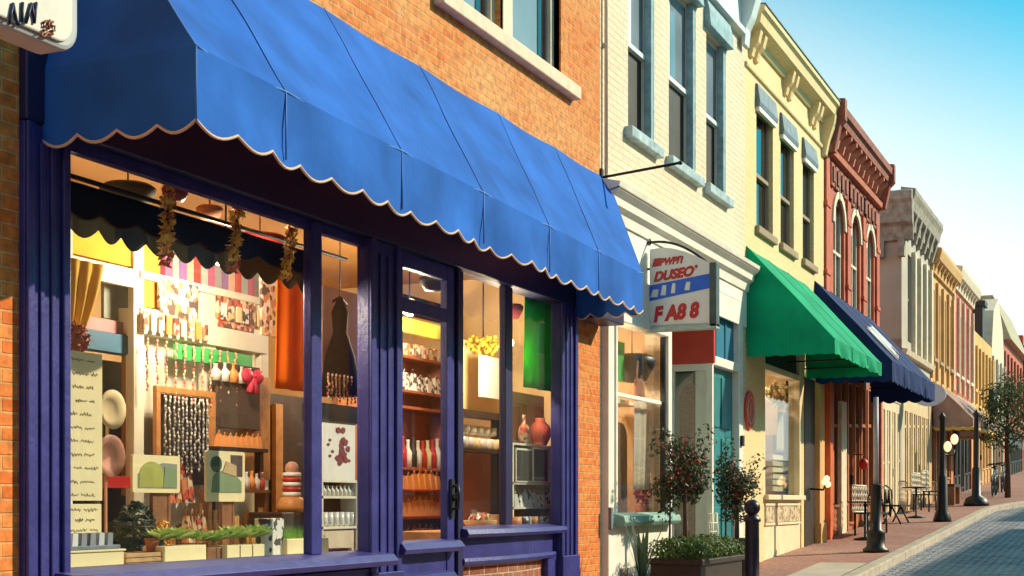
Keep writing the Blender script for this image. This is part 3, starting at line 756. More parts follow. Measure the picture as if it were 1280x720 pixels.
# wire basket plant
x0,x1,z1 = onz(152,186,6.35,640); cx = (x0+x1)/2; t = thing('wire_basket','black wire basket plant with orange flowers behind the crate','basket',(cx,6.35,DZ))
mb = MB()
for k in range(7): r_ = .10+.06*math.sin(PI*(k+1)/8); mb.tube([(cx+r_*math.cos(a*PI/8),6.35+r_*math.sin(a*PI/8),DZ+.03+k*(z1-DZ)/8) for a in range(17)],.005,5,cap=False)
for a in range(10): mb.tube([(cx+(.10+.06*math.sin(PI*(k+1)/8))*math.cos(a*PI/5),6.35+(.10+.06*math.sin(PI*(k+1)/8))*math.sin(a*PI/5),DZ+.03+k*(z1-DZ)/8) for k in range(7)],.004,5)
mb.build('wire',M['black'],t)
rnd = random.Random(8); MB().leaves((cx,6.35,DZ+.22),(.16,.12,.20),420,.07,rnd).build('leaves',M['bush'],t)
MB().leaves((cx+.16,6.25,DZ+.16),(.09,.08,.14),150,.045,rnd).build('flowers',M['orangeflower'],t)['kind']='stuff'
# posters on stands
def poster(px, Y, label, shapes, stand):
    a,b,c,d = rc(*px,Y); t = thing('picture_board', label, 'picture', ((a+b)/2,Y,DZ))
    MB().prism_y(rrect(a,b,c,d,.02,3),Y,Y+.02).build('board',M['paper'],t)
    for k,(pts,m) in enumerate(shapes):
        MB().prism_y([(a+(b-a)*u,c+(d-c)*v) for u,v in pts],Y-.003-.002*k,Y).build('print',m,t)
    sx0,sx1 = at(stand[0],0,Y+.05)[0], at(stand[1],0,Y+.05)[0]
    MB().box(sx0,sx1,Y+.03,Y+.06,DZ,c+.1).box(sx1-.03,sx1,Y+.025,Y+.03,DZ,c).build('post',M['wood'],t,bevel=.003)
def arc(cx,cz,rx,rz,a0=0,a1=180,n=10): return [(cx+rx*math.cos(R(a0+(a1-a0)*i/n)),cz+rz*math.sin(R(a0+(a1-a0)*i/n))) for i in range(n+1)]
poster((166,569,225,616),6.3,'cream picture board with an olive hill shape on a brown post',
   [([(.1,.12),(.93,.12),(.93,.78),(.62,.8),(.1,.5)],M['greygreen']),([(.12,.14),(.62,.14)]+arc(.38,.45,.25,.38)[0:],M['olive']),([(.62,.14),(.9,.14),(.9,.62),(.66,.7)],M['sage'])],(188,210))
poster((258,564,306,627),6.2,'cream picture board with a rounded green figure on a brown post',
   [([(.62,.5),(.93,.5),(.93,.93),(.62,.93)],M['darkprint']),([(.12,.18),(.9,.18),(.9,.4),(.7,.56)]+arc(.45,.42,.3,.2,60,180),M['sage']),(arc(.24,.74,.14,.16,0,350,14),mat('dark_green_print_ink',(.04,.09,.04),.7)),([(.4,.58),(.75,.5),(.75,.72),(.5,.8)],mat('tan_print_ink',(.55,.38,.2),.7))],(275,290))
# patterned card
slab('patterned_card',(331,648,355,694),5.90,.09,M['patternbw'],'black and white patterned card standing beside the grass planter','card')
x0,x1,z1=onz(412,447,5.95,690); single(MB().box(x0-.0,x1,5.95,6.1,DZ,z1-.02).box(x0+.02,x1-.06,5.97,6.08,z1-.02,z1+.03),'folded_cloth',mat('brown_cloth',(.2,.06,.04),.9),'folded brown cloth at the foot of the white poster','cloth',bevel=.02)
# figurine
a,b,c,d = rc(346,584,383,640,6.5); cx = (a+b)/2
cn = MB().box(a-.10,b+.12,6.38,6.72,DZ,c-.0); 
single(cn,'display_counter',M['darkwood'],'dark counter block carrying the red striped figurine','counter',bevel=.01)
t = thing('figurine','seated figurine with red and white stripes on the dark counter','figurine',(cx,6.5,c))
H = d-c
MB().lathe([(0,0),(.12,0),(.13,H*.12),(.10,H*.3),(.06,H*.36),(0,H*.36)],(cx,6.5,c)).build('base',M['orangewood'],t)
for i in range(5):
    z = c+H*(.34+.11*i); MB().lathe([(0,0),(.075,.005),(.08,H*.05),(.072,H*.105),(0,H*.108)],(cx,6.5,z)).build('band',M['red'] if i%2 else M['ceramic'],t)
MB().ball((cx,6.5,c+H*.97),.06).build('head',M['skin'],t)
# ---- white rack, built in place of street reflections in the glass
YR = 7.0
def X_(px,Y=YR): return at(px,0,Y)[0]
rk = thing('reflection_rack','tall white rack of posts and shelves standing in for reflections in the middle of the big window','rack',(X_(250),YR,IZ))
mb = MB()
for px in (84,174,331): x = X_(px); mb.box(x-.06,x+.06,YR,YR+.06,IZ,4.0)
mb.box(X_(84),X_(174),YR+.005,YR+.055,3.48,3.62).box(X_(174),X_(331),YR-.02,YR+.2,3.14,3.34).box(X_(174),X_(331),YR-.02,YR+.25,3.56,3.62)
x = X_(263); mb.box(x-.10,x+.10,YR+.01,YR+.05,1.3,3.56)
mb.box(X_(174),X_(331),YR+.1,YR+.13,1.0,3.14)
mb.box(X_(174),X_(331),YR+.26,YR+.29,3.1,4.0)
mb.build('rack_frame',M['lattice'],rk,bevel=.006)
MB().box(X_(214),X_(308),YR-.06,YR-.02,2.98,3.10).build('green_strip',M['greenstrip'],rk)
for a_,b_,z0_,z1_ in ((179,204,3.36,4.0),(88,170,3.64,4.0)):
    MB().box(X_(a_),X_(b_),YR+.03,YR+.05,z0_,z1_).build('yellow_panel',M['yellowcloth'],rk)
def row(name,cat,px0,px1,Y,z0,h,n,m,label,group,kind='box',dp=.1,gap=.12):
    x0,x1 = X_(px0,Y), X_(px1,Y); w = (x1-x0)/n; rnd = random.Random(n*7+int(px0))
    for i in range(n):
        a,b = x0+i*w+w*gap/2, x0+(i+1)*w-w*gap/2; hh = h*rnd.uniform(.82,1.05); cx = (a+b)/2
        mb = MB()
        if kind == 'box': mb.box(a,b,Y,Y+dp,z0,z0+hh)
        elif kind == 'cup': mb.lathe([(0,0),(w*.28,0),(w*.42,h*.15),(w*.42,h*.8),(w*.38,h*.8),(w*.34,h*.2),(0,h*.12)],(cx,Y+w*.4,z0),12); mb.tube([(cx+w*.3,Y+w*.3,z0+h*.65),(cx+w*.5,Y+w*.2,z0+h*.5),(cx+w*.3,Y+w*.3,z0+h*.2)],.004,5)
        elif kind == 'bottle': mb.lathe([(0,0),(w*.38,0),(w*.4,hh*.55),(w*.16,hh*.75),(w*.16,hh*.95),(w*.2,hh),(0,hh)],(cx,Y+w*.4,z0),10)
        elif kind == 'strand':
            zz_ = z0+h; k = int(h/.03)
            mb.tube([(cx,Y,zz_),(cx,Y,zz_-hh)],.003,4)
            for j in range(k): mb.ball((cx+rnd.gauss(0,.004),Y+rnd.gauss(0,.004),zz_-hh*(j+.5)/k),min(w*.32,.010),min(w*.32,.010),.016,6,4)
        elif kind == 'pouch':
            mb.hexa([(a,Y,z0),(b,Y,z0),(b,Y+dp,z0),(a,Y+dp,z0),(cx-w*.28,Y+dp*.3,z0+hh*.8),(cx+w*.28,Y+dp*.3,z0+hh*.8),(cx+w*.28,Y+dp*.6,z0+hh*.8),(cx-w*.28,Y+dp*.6,z0+hh*.8)])
            mb.tube([(cx-w*.2,Y+dp*.4,z0+hh*.8),(cx,Y+dp*.4,z0+hh),(cx+w*.2,Y+dp*.4,z0+hh*.8)],.004,5)
        tag(mb.build(name,m[i%len(m)] if isinstance(m,list) else m,None),label,cat,group)
pk = [mat('packet_'+n,c,.5) for n,c in (('rose',(.55,.12,.22)),('grey',(.35,.33,.33)),('violet',(.28,.14,.36)),('peach',(.7,.42,.3)),('red',(.6,.07,.05)),('mint',(.4,.48,.42)))]
row('packet','packet',206,326,YR+.02,3.62,.32,14,pk,'upright coloured packet on the top shelf of the white rack','packets on the top shelf of the rack')
slab('framed_print',(200,352,248,405),YR-.03,.03,M['pattern'],'brown and cream patterned panel hung on the left of the rack','picture')
slab('framed_print',(273,374,318,412),YR-.03,.03,M['patternred'],'red and cream patterned panel hung on the right of the rack','picture')
row('bead_strand','beads',178,300,YR-.09,2.62,.48,11,[M['strands']],'thin bead strand hanging below the green strip of the rack','bead strands below the green strip','strand')
# wood frame with silver strands
a,b,c,d = rc(196,486,270,606,6.9); t = thing('bead_display','open frame of orange wood hung with silver strands','frame',((a+b)/2,6.9,c))
MB().box(a,b,6.9,6.94,d-.05,d).box(a,a+.05,6.9,6.94,c,d-.05).box(b-.05,b,6.9,6.94,c,d-.05).build('frame',M['orangewood'],t,bevel=.004)
MB().box(a+.05,b-.05,6.96,6.97,c,d-.05).build('back_panel',M['darkwood'],t)
row('silver_strand','strand',204,262,6.88,d-.05-.62,.60,11,[M['silver']],'silver strand hanging in the orange wooden frame','silver strands in the wooden frame','strand')
row('patterned_bag','bag',212,245,6.7,1.85,.30,4,[M['patternred']],'red and cream bag in front of the orange wooden frame','bags before the wooden frame','pouch')
row('red_bag','bag',236,262,6.6,1.55,.26,4,[M['patternred']],'small red bag low between the two picture boards','bags between the picture boards','pouch')
slab('dark_picture',(272,456,325,536),6.9,.03,M['darkprint'],'dark picture in front of the right side of the rack','picture')
slab('brown_board',(308,470,338,600),6.93,.03,M['orangewood'],'narrow orange wood board right of the dark picture','board')
cx,cz = at(316,470,6.82); mb = MB()
for s_ in (-1,1): mb.ball((cx+s_*.08,6.82,cz),.08,.03,.06); mb.tube([(cx,6.82,cz),(cx+s_*.05,6.82,cz-.14)],[.02,.03],6)
mb.ball((cx,6.82,cz),.03); single(mb,'ribbon_bow',M['pink'],'pink ribbon bow at the top of the orange wood board','bow')
zz0 = at(300,560,6.85)[1]
row('orange_pouch','pouch',273,329,6.80,zz0,.13,8,[M['pouch']],'little orange pouch in the row under the dark picture','orange pouches under the dark picture','pouch',.05)
single(MB().box(X_(270,6.8),X_(333,6.8),6.78,6.9,zz0-.03,zz0).box(X_(272,6.8),X_(276,6.8),6.82,6.88,IZ,zz0-.03).box(X_(328,6.8),X_(332,6.8),6.82,6.88,IZ,zz0-.03),'small_shelf',M['darkwood'],'dark little shelf under the orange pouches','shelf')
# slatted low fence / brown sticks behind the pictures
mb = MB(); rnd = random.Random(4)
for i in range(34):
    x = X_(222,6.72)+i*(X_(338,6.72)-X_(222,6.72))/34; mb.box(x,x+.028,6.70+rnd.uniform(0,.03),6.74,DZ-.02,DZ+rnd.uniform(.22,.42))
single(mb,'slat_screen',island('brown_slats',[(.20,.09,.03),(.3,.16,.05),(.12,.05,.02),(.42,.24,.07)]),'low screen of brown wooden slats behind the picture boards','screen')
mb = MB(); x0 = X_(312,6.1)
for i in range(8): mb.tube([(x0+i*.03,6.12,DZ),(x0+i*.03+.004,6.12,DZ+.16+.10*math.sin(i*1.1)**2)],[.013,.007],6)
single(mb,'pencil_bundle',mat('ochre_sticks',(.65,.36,.06),.6),'ochre sticks fanned behind the patterned card','sticks')
zj = at(300,612,6.75)[1]
row('jar','jar',268,334,6.76,zj,.15,10,[M['strands'],M['ceramic'],M['pouch'],M['silver'],M['patternred']],'small jar in the row behind the round green picture','jars behind the picture boards','bottle')
single(MB().box(X_(264,6.74),X_(338,6.74),6.74,6.88,zj-.025,zj).box(X_(264,6.74),X_(268,6.74),6.76,6.86,IZ,zj-.025).box(X_(334,6.74),X_(338,6.74),6.76,6.86,IZ,zj-.025),'jar_shelf',M['wood'],'low brown shelf of small jars behind the picture boards','shelf')
row('tag','tag',178,262,YR-.06,3.16,.15,9,[M['patternred'],M['paper'],M['pattern'],M['pouch']],'small card tag pinned along the white beam of the rack','tags on the rack beam','box',.01,.35)
row('tag','tag',276,330,YR-.06,3.36,.14,6,[M['patternbw'],M['pattern'],M['paper']],'small card tag standing on the white beam right of the rack','tags right of the rack','box',.01,.3)
row('figure','ornament',270,322,6.86,at(296,478,6.86)[1],.16,5,[M['silver'],M['ceramic'],M['pouch']],'tiny ornament standing before the dark picture','ornaments before the dark picture','bottle')
# left part: drape, boards, red flower, plates
hang('yellow_drape',(82,326,129,416),6.75,M['yellowcloth'],'yellow drape gathered at the left of the big window','drape',3,.03,.55)
fl = MB().leaves((at(92,423,6.6)[0],6.6,at(92,423,6.6)[1]),(.13,.08,.10),160,.07,random.Random(2)); single(fl,'red_flower',M['flower'],'bunch of red flowers under the yellow drape','flowers')
slab('grey_board',(130,340,173,401),7.2,.03,M['greygreen'],'grey green board between the yellow drape and the white rack','board')
slab('mauve_board',(104,400,173,416),7.15,.06,M['mauve'],'narrow mauve board below the grey green board','board')
slab('blue_box',(104,416,173,440),7.1,.12,M['bluebox'],'steel blue box below the mauve board','box')
slab('orange_post',(158,440,176,620),7.25,.05,M['ochrewall'],'ochre post at the left of the white rack','post')
for px,py,r_,lb in ((136,512,.14,'cream plate standing upright behind the tall list'),(134,570,.15,'pinkish plate with a dark rim below the cream plate')):
    x,z = at(px,py,6.7); mb = MB(); n = 20
    prof = [(0,.0),(r_*.6,.0),(r_,-.03),(r_,-.04),(r_*.58,-.012),(0,-.012)]
    vs = []; fs = []
    for rr,dy in prof:
        for j in range(n): vs.append((x+rr*math.cos(2*PI*j/n),6.7+dy,z+rr*math.sin(2*PI*j/n)))
    for i in range(len(prof)-1):
        for j in range(n): fs.append((i*n+j,i*n+(j+1)%n,(i+1)*n+(j+1)%n,(i+1)*n+j))
    mb.add(vs,fs,True); mb.box(x-.01,x+.01,6.705,6.72,DZ if py > 540 else z-.2,z)
    single(mb,'plate',M['paper'] if py < 540 else mat('pink_glaze',(.6,.3,.22),.3),lb,'plate')
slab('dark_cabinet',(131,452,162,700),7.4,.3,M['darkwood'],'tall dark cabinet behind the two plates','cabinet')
slab('red_cloth_strip',(133,595,167,610),6.95,.12,M['red'],'red cloth strip on a shelf below the plates','cloth')
# right of the rack
hang('orange_banner',(346,346,386,488),6.35,M['orangecloth'],'long plain orange banner hanging beside the window mullion','banner',2,.02,0)
slab('cream_scroll',(327,345,346,420),6.6,.02,M['pattern'],'narrow cream patterned scroll left of the orange banner','scroll')
slab('dark_door',(328,494,388,700),7.55,.05,M['darkwood'],'dark inner door below the orange banner','door')
slab('orange_door_frame',(345,505,354,640),7.48,.05,M['orangewood'],'thin orange wood post against the dark inner door','post')
# right narrow pane
slab('pink_backdrop',(403,362,448,470),6.55,.03,mat('pink_card',(.5,.24,.16),.8),'pink backdrop panel behind the black dress','panel')
x,zt = at(425,372,6.45); zb_ = at(425,495,6.45)[1]
t = thing('black_dress','black flared dress hanging on a pink panel','dress',(x,6.45,zb_))
MB().lathe([(0,zb_-zt),(.19,zb_-zt),(.13,(zb_-zt)*.6),(.06,(zb_-zt)*.35),(.075,(zb_-zt)*.15),(.02,0),(0,0)],(x,6.45,zt),18).build('skirt',M['blackcloth'],t)
MB().tube([(x-.12,6.45,zt-.05),(x,6.45,zt+.01),(x+.12,6.45,zt-.05)],.012).tube([(x,6.45,zt+.01),(x,6.45,RZ)],.005).build('hanger',M['black'],t)
row('bead_strand','beads',408,446,6.3,at(428,505,6.3)[1],.25,8,[M['strands'],M['patternred']],'red bead strand hanging in the narrow window pane','bead strands in the narrow pane','strand')
slab('dark_shelf',(403,506,448,528),6.3,.2,M['darkwood'],'dark shelf box between the beads and the white poster','shelf')
a,b,c,d = rc(404,530,444,600,6.2); t = thing('white_poster','white poster with a dark red floral figure in the narrow pane','poster',((a+b)/2,6.2,c))
MB().box(a,b,6.2,6.215,c,d).build('sheet',M['whitepaper'],t); MB().box(a-.02,b+.03,6.216,6.24,c-.02,d+.02).build('backing',M['darkwood'],t)
q = MB(); rnd = random.Random(9)
for i in range(16): u,v = rnd.gauss(.55,.12),rnd.uniform(.3,.92); q.prism_y([(a+(b-a)*(u+.1*math.cos(k*PI/3+i)*rnd.uniform(.5,1)),c+(d-c)*(v+.06*math.sin(k*PI/3+i))) for k in range(6)],6.196-.0002*i,6.2)
for u,v in ((.15,.62),(.2,.42),(.28,.5),(.8,.35),(.2,.7)): q.prism_y([(a+(b-a)*(u+.05*math.cos(k)),c+(d-c)*(v+.03*math.sin(k))) for k in range(6)],6.197,6.2)
q.build('print',mat('maroon_print',(.22,.03,.05),.7),t)
a,b,c,d = rc(403,603,447,658,6.2); t = thing('cup_shelf','small white shelf unit of cups in the narrow window pane','shelf',((a+b)/2,6.2,DZ))
MB().box(a,b,6.2,6.36,c-.02,c).box(a,b,6.2,6.36,(c+d)/2+.05,(c+d)/2+.07).box(a,b,6.2,6.36,d,d+.02).box(a,a+.015,6.2,6.36,DZ,d).box(b-.015,b,6.2,6.36,DZ,d).build('shelves',M['lattice'],t); MB().box(a,b,6.36,6.37,DZ,d).build('back',M['darkwood'],t)
MB().box(a+.015,b-.015,6.22,6.36,DZ,c-.02).build('lower_box',M['stone'],t)
row('cup','cup',405,446,6.22,c,.15,6,[M['ceramic']],'white cup on the lower board of the small cup shelf','cups on the small shelf','cup')
row('jar','jar',405,446,6.22,(c+d)/2+.07,.09,8,[M['silver']],'small glass jar on the upper board of the small cup shelf','jars on the small shelf','bottle')

# ---- behind the door glass
YD = 6.9
slab('yellow_fringe',(503,402,556,420),YD,.06,M['goldleaf'],'yellow fringe hanging behind the door glass','fringe')
a,b,c,d = rc(498,440,562,700,7.1); t = thing('shelf_unit','red brown shelf unit of goods behind the door glass','shelf',((a+b)/2,7.1,IZ))
zs_ = [at(530,y,7.1)[1] for y in (448,490,510,585,645)]
mb = MB().box(a,a+.03,7.1,7.35,IZ,d).box(b-.03,b,7.1,7.35,IZ,d).box(a,b,7.35,7.37,IZ,d)
for z in zs_: mb.box(a+.03,b-.03,7.1,7.35,z-.03,z)
mb.build('shelves',mat('red_brown_shelf',(.35,.09,.04),.5,.15,8),t,bevel=.003)
row('patterned_bag','bag',505,554,7.12,zs_[1],.24,5,[M['patternbw']],'grey patterned bag on the upper shelf behind the door glass','grey bags on the upper shelf','pouch')
row('framed_card','card',505,554,7.12,zs_[0],.14,4,[M['pattern']],'small patterned card on the top of the shelf unit','cards on the shelf unit','box',.02)
row('bottle','bottle',505,554,7.12,zs_[3],.34,8,[M['red'],M['ceramic'],M['darkwood'],M['silver'],M['red'],M['paper']],'upright bottle on the middle shelf behind the door glass','bottles on the middle shelf','bottle')
for k,z in enumerate((at(530,612,6.85)[1],at(530,645,6.85)[1],at(530,680,6.85)[1])):
    row('orange_pouch','pouch',503,553,6.85,z,.21,7,[M['pouch']],('upper','middle','lowest')[k]+' row orange pouch behind the door glass',('upper','middle','lowest')[k]+' row of pouches behind the door','pouch',.08)
    single(MB().box(X_(500,6.85),X_(557,6.85),6.84,6.97,z-.02,z),'pouch_shelf',M['red'],'red board under the '+('upper','middle','lowest')[k]+' row of orange pouches','shelf')
slab('dark_header',(500,374,560,398),7.3,.05,M['blackcloth'],'black cloth pelmet above the yellow fringe behind the door','pelmet')
# ---- bow window left pane
cx,cz = at(604,428,6.5)
t = thing('chandelier','yellow glass bead chandelier in the bow window','chandelier',(cx,6.5,cz))
mb = MB(); rnd = random.Random(6)
for i in range(90):
    a = rnd.uniform(0,2*PI); r_ = .24*math.sqrt(rnd.random()); mb.ball((cx+r_*math.cos(a),6.5+r_*math.sin(a),cz+rnd.uniform(-.12,.05)),.022,n=6,m=4)
mb.build('beads',mat('yellow_glass_beads',(.8,.55,.05),.2),t); MB().tube([(cx,6.5,cz),(cx,6.5,RZ)],.008).build('cord',M['black'],t)
slab('white_paper_sheet',(600,446,629,498),6.42,.02,M['whitepaper'],'bright white paper sheet pinned in the bow window','paper')
slab('yellow_wall_panel',(574,430,632,520),6.62,.03,M['creamwall'],'cream panel behind the paper sheet','panel')
zs2 = at(604,562,6.35)[1]
t = thing('mug_shelf','dark shelf of mugs in the bow window','shelf',(X_(604,6.35),6.35,zs2)); xa_,xb_ = X_(576,6.35),X_(630,6.35)
MB().box(xa_,xb_,6.35,6.50,zs2-.03,zs2).box(xa_,xb_,6.35,6.50,zs2+.33,zs2+.40).box(xa_,xa_+.02,6.35,6.50,1.0,zs2+.4).box(xb_-.02,xb_,6.35,6.50,1.0,zs2+.4).build('boards',M['darkwood'],t); 
row('mug','mug',580,627,6.37,zs2,.15,6,[M['ceramic'],M['ceramic'],M['paper']],'white mug on the dark shelf in the bow window','mugs on the dark shelf','cup')
row('mug','mug',582,624,6.42,zs2+.155,.12,5,[M['silver'],M['ceramic']],'small mug stacked behind on the dark shelf','mugs stacked on the dark shelf','cup')
slab('terracotta_board',(574,564,634,690),6.56,.03,M['orangebrown'],'terracotta board below the mug shelf','board')
x,z = at(600,655,5.95); t = thing('table_basket','round basket of wrapped goods on the bow window deck','basket',(x,5.95,1.58))
MB().lathe([(0,0),(.12,0),(.17,.10),(.16,.10),(0,.06)],(x,5.95,1.582)).build('basket',mat('straw',(.5,.3,.12),.8),t); MB().leaves((x,5.95,1.70),(.13,.1,.06),60,.09,random.Random(3)).build('goods',M['strands'],t)
x,z = at(616,640,6.1); single(MB().lathe([(0,0),(.09,0),(.11,.05),(.09,.14),(.1,.15),(0,.13)],(x,6.1,1.582)),'cream_bowl',M['paper'],'cream bowl right of the round basket','bowl')
x,z = at(592,610,6.2); mb=MB().lathe([(0,0),(.05,0),(.07,.1),(.04,.2),(0,.2)],(x,6.2,1.582)); single(mb,'dark_vase',M['darkwood'],'dark vase behind the round basket','vase')
# ---- bow window right pane
hang('green_flag',(656,376,692,487),5.80,M['greencloth'],'green flag hanging in the right pane of the bow window','flag',2,.02)
hatlike(640,385,5.98,.12,.12,mat('maroon_felt',(.18,.02,.02),.8),'dark maroon hat hanging left of the green flag','hanging_hat','hat')
x,z = at(675,535,5.9); t = thing('red_vase','round red patterned vase above the twin frames','vase',(x,5.9,z-.15))
sh_z = at(668,558,5.84)[1]
MB().lathe([(0,0),(.07,0),(.12,.10),(.11,.2),(.05,.26),(.06,.29),(0,.28)],(x,5.90,sh_z+.022)).build('body',M['redpaint'],t)
x,z = at(655,535,5.9); single(MB().lathe([(0,0),(.05,0),(.07,.1),(.05,.18),(.02,.22),(.02,.3),(0,.3)],(x,5.90,sh_z+.022)),'patterned_vase',M['patternred'],'red and cream patterned vase left of the round red vase','vase')
t = thing('goods_rack','cream rack carrying vases, twin frames and bags in the bow window','rack',(X_(668,5.84),5.84,1.58)); xa_,xb_ = X_(641,5.84),X_(694,5.84)
zr = [sh_z, at(668,606,5.84)[1], at(668,636,5.84)[1]]
mb = MB()
for z in zr: mb.box(xa_,xb_,5.84,5.96,z,z+.02)
mb.box(xa_,xa_+.03,5.84,5.96,1.582,sh_z).box(xb_-.03,xb_,5.84,5.96,1.582,sh_z)
mb.build('boards',M['lattice'],t); MB().box(xa_,xb_,5.97,5.98,1.582,3.0).build('back',M['ochrewall'],t)
for px,lb in (((647,563,664,604),'left one of two dark pictures in a cream frame'),((668,562,684,604),'right one of two dark pictures in a cream frame')):
    a,b,c,d = rc(*px,5.82); c = zr[1]+.022; t = thing('framed_picture',lb,'picture',((a+b)/2,5.82,c)); 
    MB().box(a-.02,b+.02,5.825,5.838,c,d+.02).build('frame',M['lattice'],t); MB().box(a,b,5.815,5.825,c+.02,d).build('picture',mat('slate_print',(.05,.045,.04),.5),t)
row('wrapped_bag','bag',644,691,5.86,zr[2]+.021,.19,8,[M['silver'],M['patternbw']],'silver grey wrapped bag under the twin pictures','bags under the twin pictures','pouch',.07)
row('small_basket','basket',645,690,5.74,1.582,.16,4,[M['orangewood'],M['patternbw']],'small basket on the deck in the right pane','baskets on the bow window deck','cup')

# ------------------------------------------------------------------ CREAM BUILDING with white shop
CX0, CX1 = 15.18, 21.55
hs = [(16.13,17.12,6.28,8.55),(17.72,18.92,6.28,8.62),(19.44,20.45,6.28,8.48),(17.62,21.3,ZG(17)-.3,5.05)]
hs2 = [(15.44,17.42,1.70,3.98)]
cb = building('cream_brick_building','cream painted brick building with blue framed upper windows and white shopfront',CX0,CX1,9.75,M['creambrick'],hs+hs2,5.6,9,.22)
for a,b,c,d in hs[:3]:
    w = sash(cb,a,b,c,d,5.70,M['whitetrim'],.48,up=M['paneblue'],low=M['screen'],fw=.06)
    MB().box(b-.10,b-.005,5.605,5.70,c,d).build('side_casing',M['tealpaint'],cb)
    MB().box(a-.12,b+.12,5.50,5.65,c-.13,c).build('window_sill',M['tealpale'],cb,bevel=.015)
    MB().prism_x([(5.62,d-.02),(5.50,d-.02),(5.52,d+.2),(5.55,d+.34),(5.62,d+.36)],a-.10,b+.10).build('window_hood',M['tealpaint'],cb,bevel=.012)
MB().box(16.19,16.6,5.725,5.735,7.4,8.45).build('roller_blind',M['blind'],cb)
MB().box(17.78,18.15,5.725,5.735,7.45,8.5).build('roller_blind',M['blind'],cb)
# crown cornice, pale
cornice(cb,'frieze',M['whitetrim'],CX0,CX1-.02,5.6,[(0,8.98),(.05,8.98),(.05,9.55),(0,9.55)])
cornice(cb,'architrave',M['whitetrim'],CX0,CX1-.1,5.6,[(0,8.86),(.11,8.88),(.11,8.96),(0,8.98)])
cornice(cb,'crown_cornice',M['greystone'],CX0,CX1+.02,5.6,[(0,9.55),(.14,9.55),(.32,9.72),(.36,9.85),(.0,9.85)])
brackets(cb,M['whitetrim'],[21.3],.26,5.6,[(.05,8.72),(.10,8.74),(.12,8.98),(.2,9.15),(.32,9.55),(.05,9.55)])
# ground floor cornice
cornice(cb,'shop_cornice',M['white'],CX0,CX1,5.6,[(0,5.06),(.06,5.06),(.08,5.18),(.14,5.22),(.15,5.30),(.22,5.36),(.24,5.44),(.0,5.50)])
cornice(cb,'shop_frieze',M['white'],CX0,CX1-.02,5.6,[(0,4.52),(.035,4.52),(.035,5.06),(0,5.06)])
cornice(cb,'cornice_painted_shadow',M['tandark'],CX0,CX1,5.6,[(.05,5.325),(.235,5.375),(.235,5.39),(.05,5.34)])  # raised brown strip painted in as the cornice's shadow line
# white shop window panel (timber front proud of the brick)
W = M['white']
wp = MB(); yfr = 5.52
holes_wall(wp,CX0+.06,17.6,ZG(15)-.2,4.5,yfr,[(15.50,17.40,1.72,3.94)],.09)
wp.quad((17.6,yfr,.3),(17.6,5.6,.3),(17.6,5.6,4.5),(17.6,yfr,4.5)); wp.quad((CX0+.06,yfr,.3),(CX0+.06,5.6,.3),(CX0+.06,5.6,4.5),(CX0+.06,yfr,4.5)); wp.quad((CX0+.06,yfr,4.5),(17.6,yfr,4.5),(17.6,5.6,4.5),(CX0+.06,5.6,4.5))
wp.build('timber_front',W,cb)
fr = MB().box(15.44,17.46,5.50,5.52,3.94,4.02).box(15.44,15.50,5.50,5.52,1.72,3.94).box(17.40,17.46,5.50,5.52,1.72,3.94)
fr.box(15.50,17.40,5.575,5.605,3.08,3.13)
sw = fr.build('shop_window',W,cb,bevel=.008)
MB().box(15.50,17.40,5.61,5.618,1.72,3.94).build('pane',M['glass'],sw)
MB().prism_x([(5.53,1.60),(5.40,1.58),(5.36,1.63),(5.38,1.70),(5.53,1.74)],15.36,17.50).build('window_ledge',mat('pale_green_ledge_paint',(.25,.42,.36),.5,.15,6),sw,bevel=.012)
MB().box(17.36,17.402,5.54,5.60,1.72,3.94).build('jamb',M['black'],sw)
# little plaque and letter flap on the white panel
MB().box(15.62,15.86,5.50,5.52,.98,1.10).build('letter_flap',M['tandark'],cb,bevel=.01)
MB().box(15.22,15.30,5.48,5.52,1.55,1.80).build('meter_box',M['bluegrey'],cb,bevel=.01)
# room behind
rb = MB(); rb.quad((15.2,7.6,.3),(17.55,7.6,.3),(17.55,7.6,4.4),(15.2,7.6,4.4)); rb.quad((15.25,5.83,.3),(15.25,7.6,.3),(15.25,7.6,4.4),(15.25,5.83,4.4)); rb.quad((17.55,5.83,.3),(17.55,7.6,.3),(17.55,7.6,4.4),(17.55,5.83,4.4)); rb.quad((15.2,5.83,4.4),(17.55,5.83,4.4),(17.55,7.6,4.4),(15.2,7.6,4.4))
rb.build('room_wall',mat('pinkish_tan_wall',(.58,.38,.21),.8,.1,2),cb)
MB().box(15.3,17.5,5.65,6.6,1.5,1.66).build('display_deck',M['wood'],cb)
pendant(16.3,6.5,3.7,'globe lamp inside the white shop window',120,.09)
slab('green_board',(764,426,781,475),5.86,.03,M['greenstrip'],'green board in the top of the white shop window','board')
hatlike(790,452,5.86,.30,.27,M['black'],'black hat hanging in the white shop window','hanging_hat','hat')
x,z = at(799,484,5.7); t = thing('tan_handbag','tan handbag hanging in the white shop window','handbag',(x,5.7,z-.15)); MB().hexa([(x-.16,5.67,z-.12),(x+.16,5.67,z-.12),(x+.16,5.74,z-.12),(x-.16,5.74,z-.12),(x-.12,5.68,z+.1),(x+.12,5.68,z+.1),(x+.12,5.73,z+.1),(x-.12,5.73,z+.1)]).build('body',M['terracotta'],t,bevel=.02)
MB().tube([(x-.08,5.70,z+.09),(x-.05,5.70,z+.32),(x+.05,5.70,z+.32),(x+.08,5.70,z+.09)],.012).build('strap',M['orangewood'],t)
single(MB().box(15.47,17.25,5.85,6.25,3.06,3.11),'glass_shelf_board',W,'white shelf board across the white shop window','shelf')
x,z = at(776,590,5.88); zt = at(776,528,5.88)[1]; zb_ = 1.662; w_ = .24
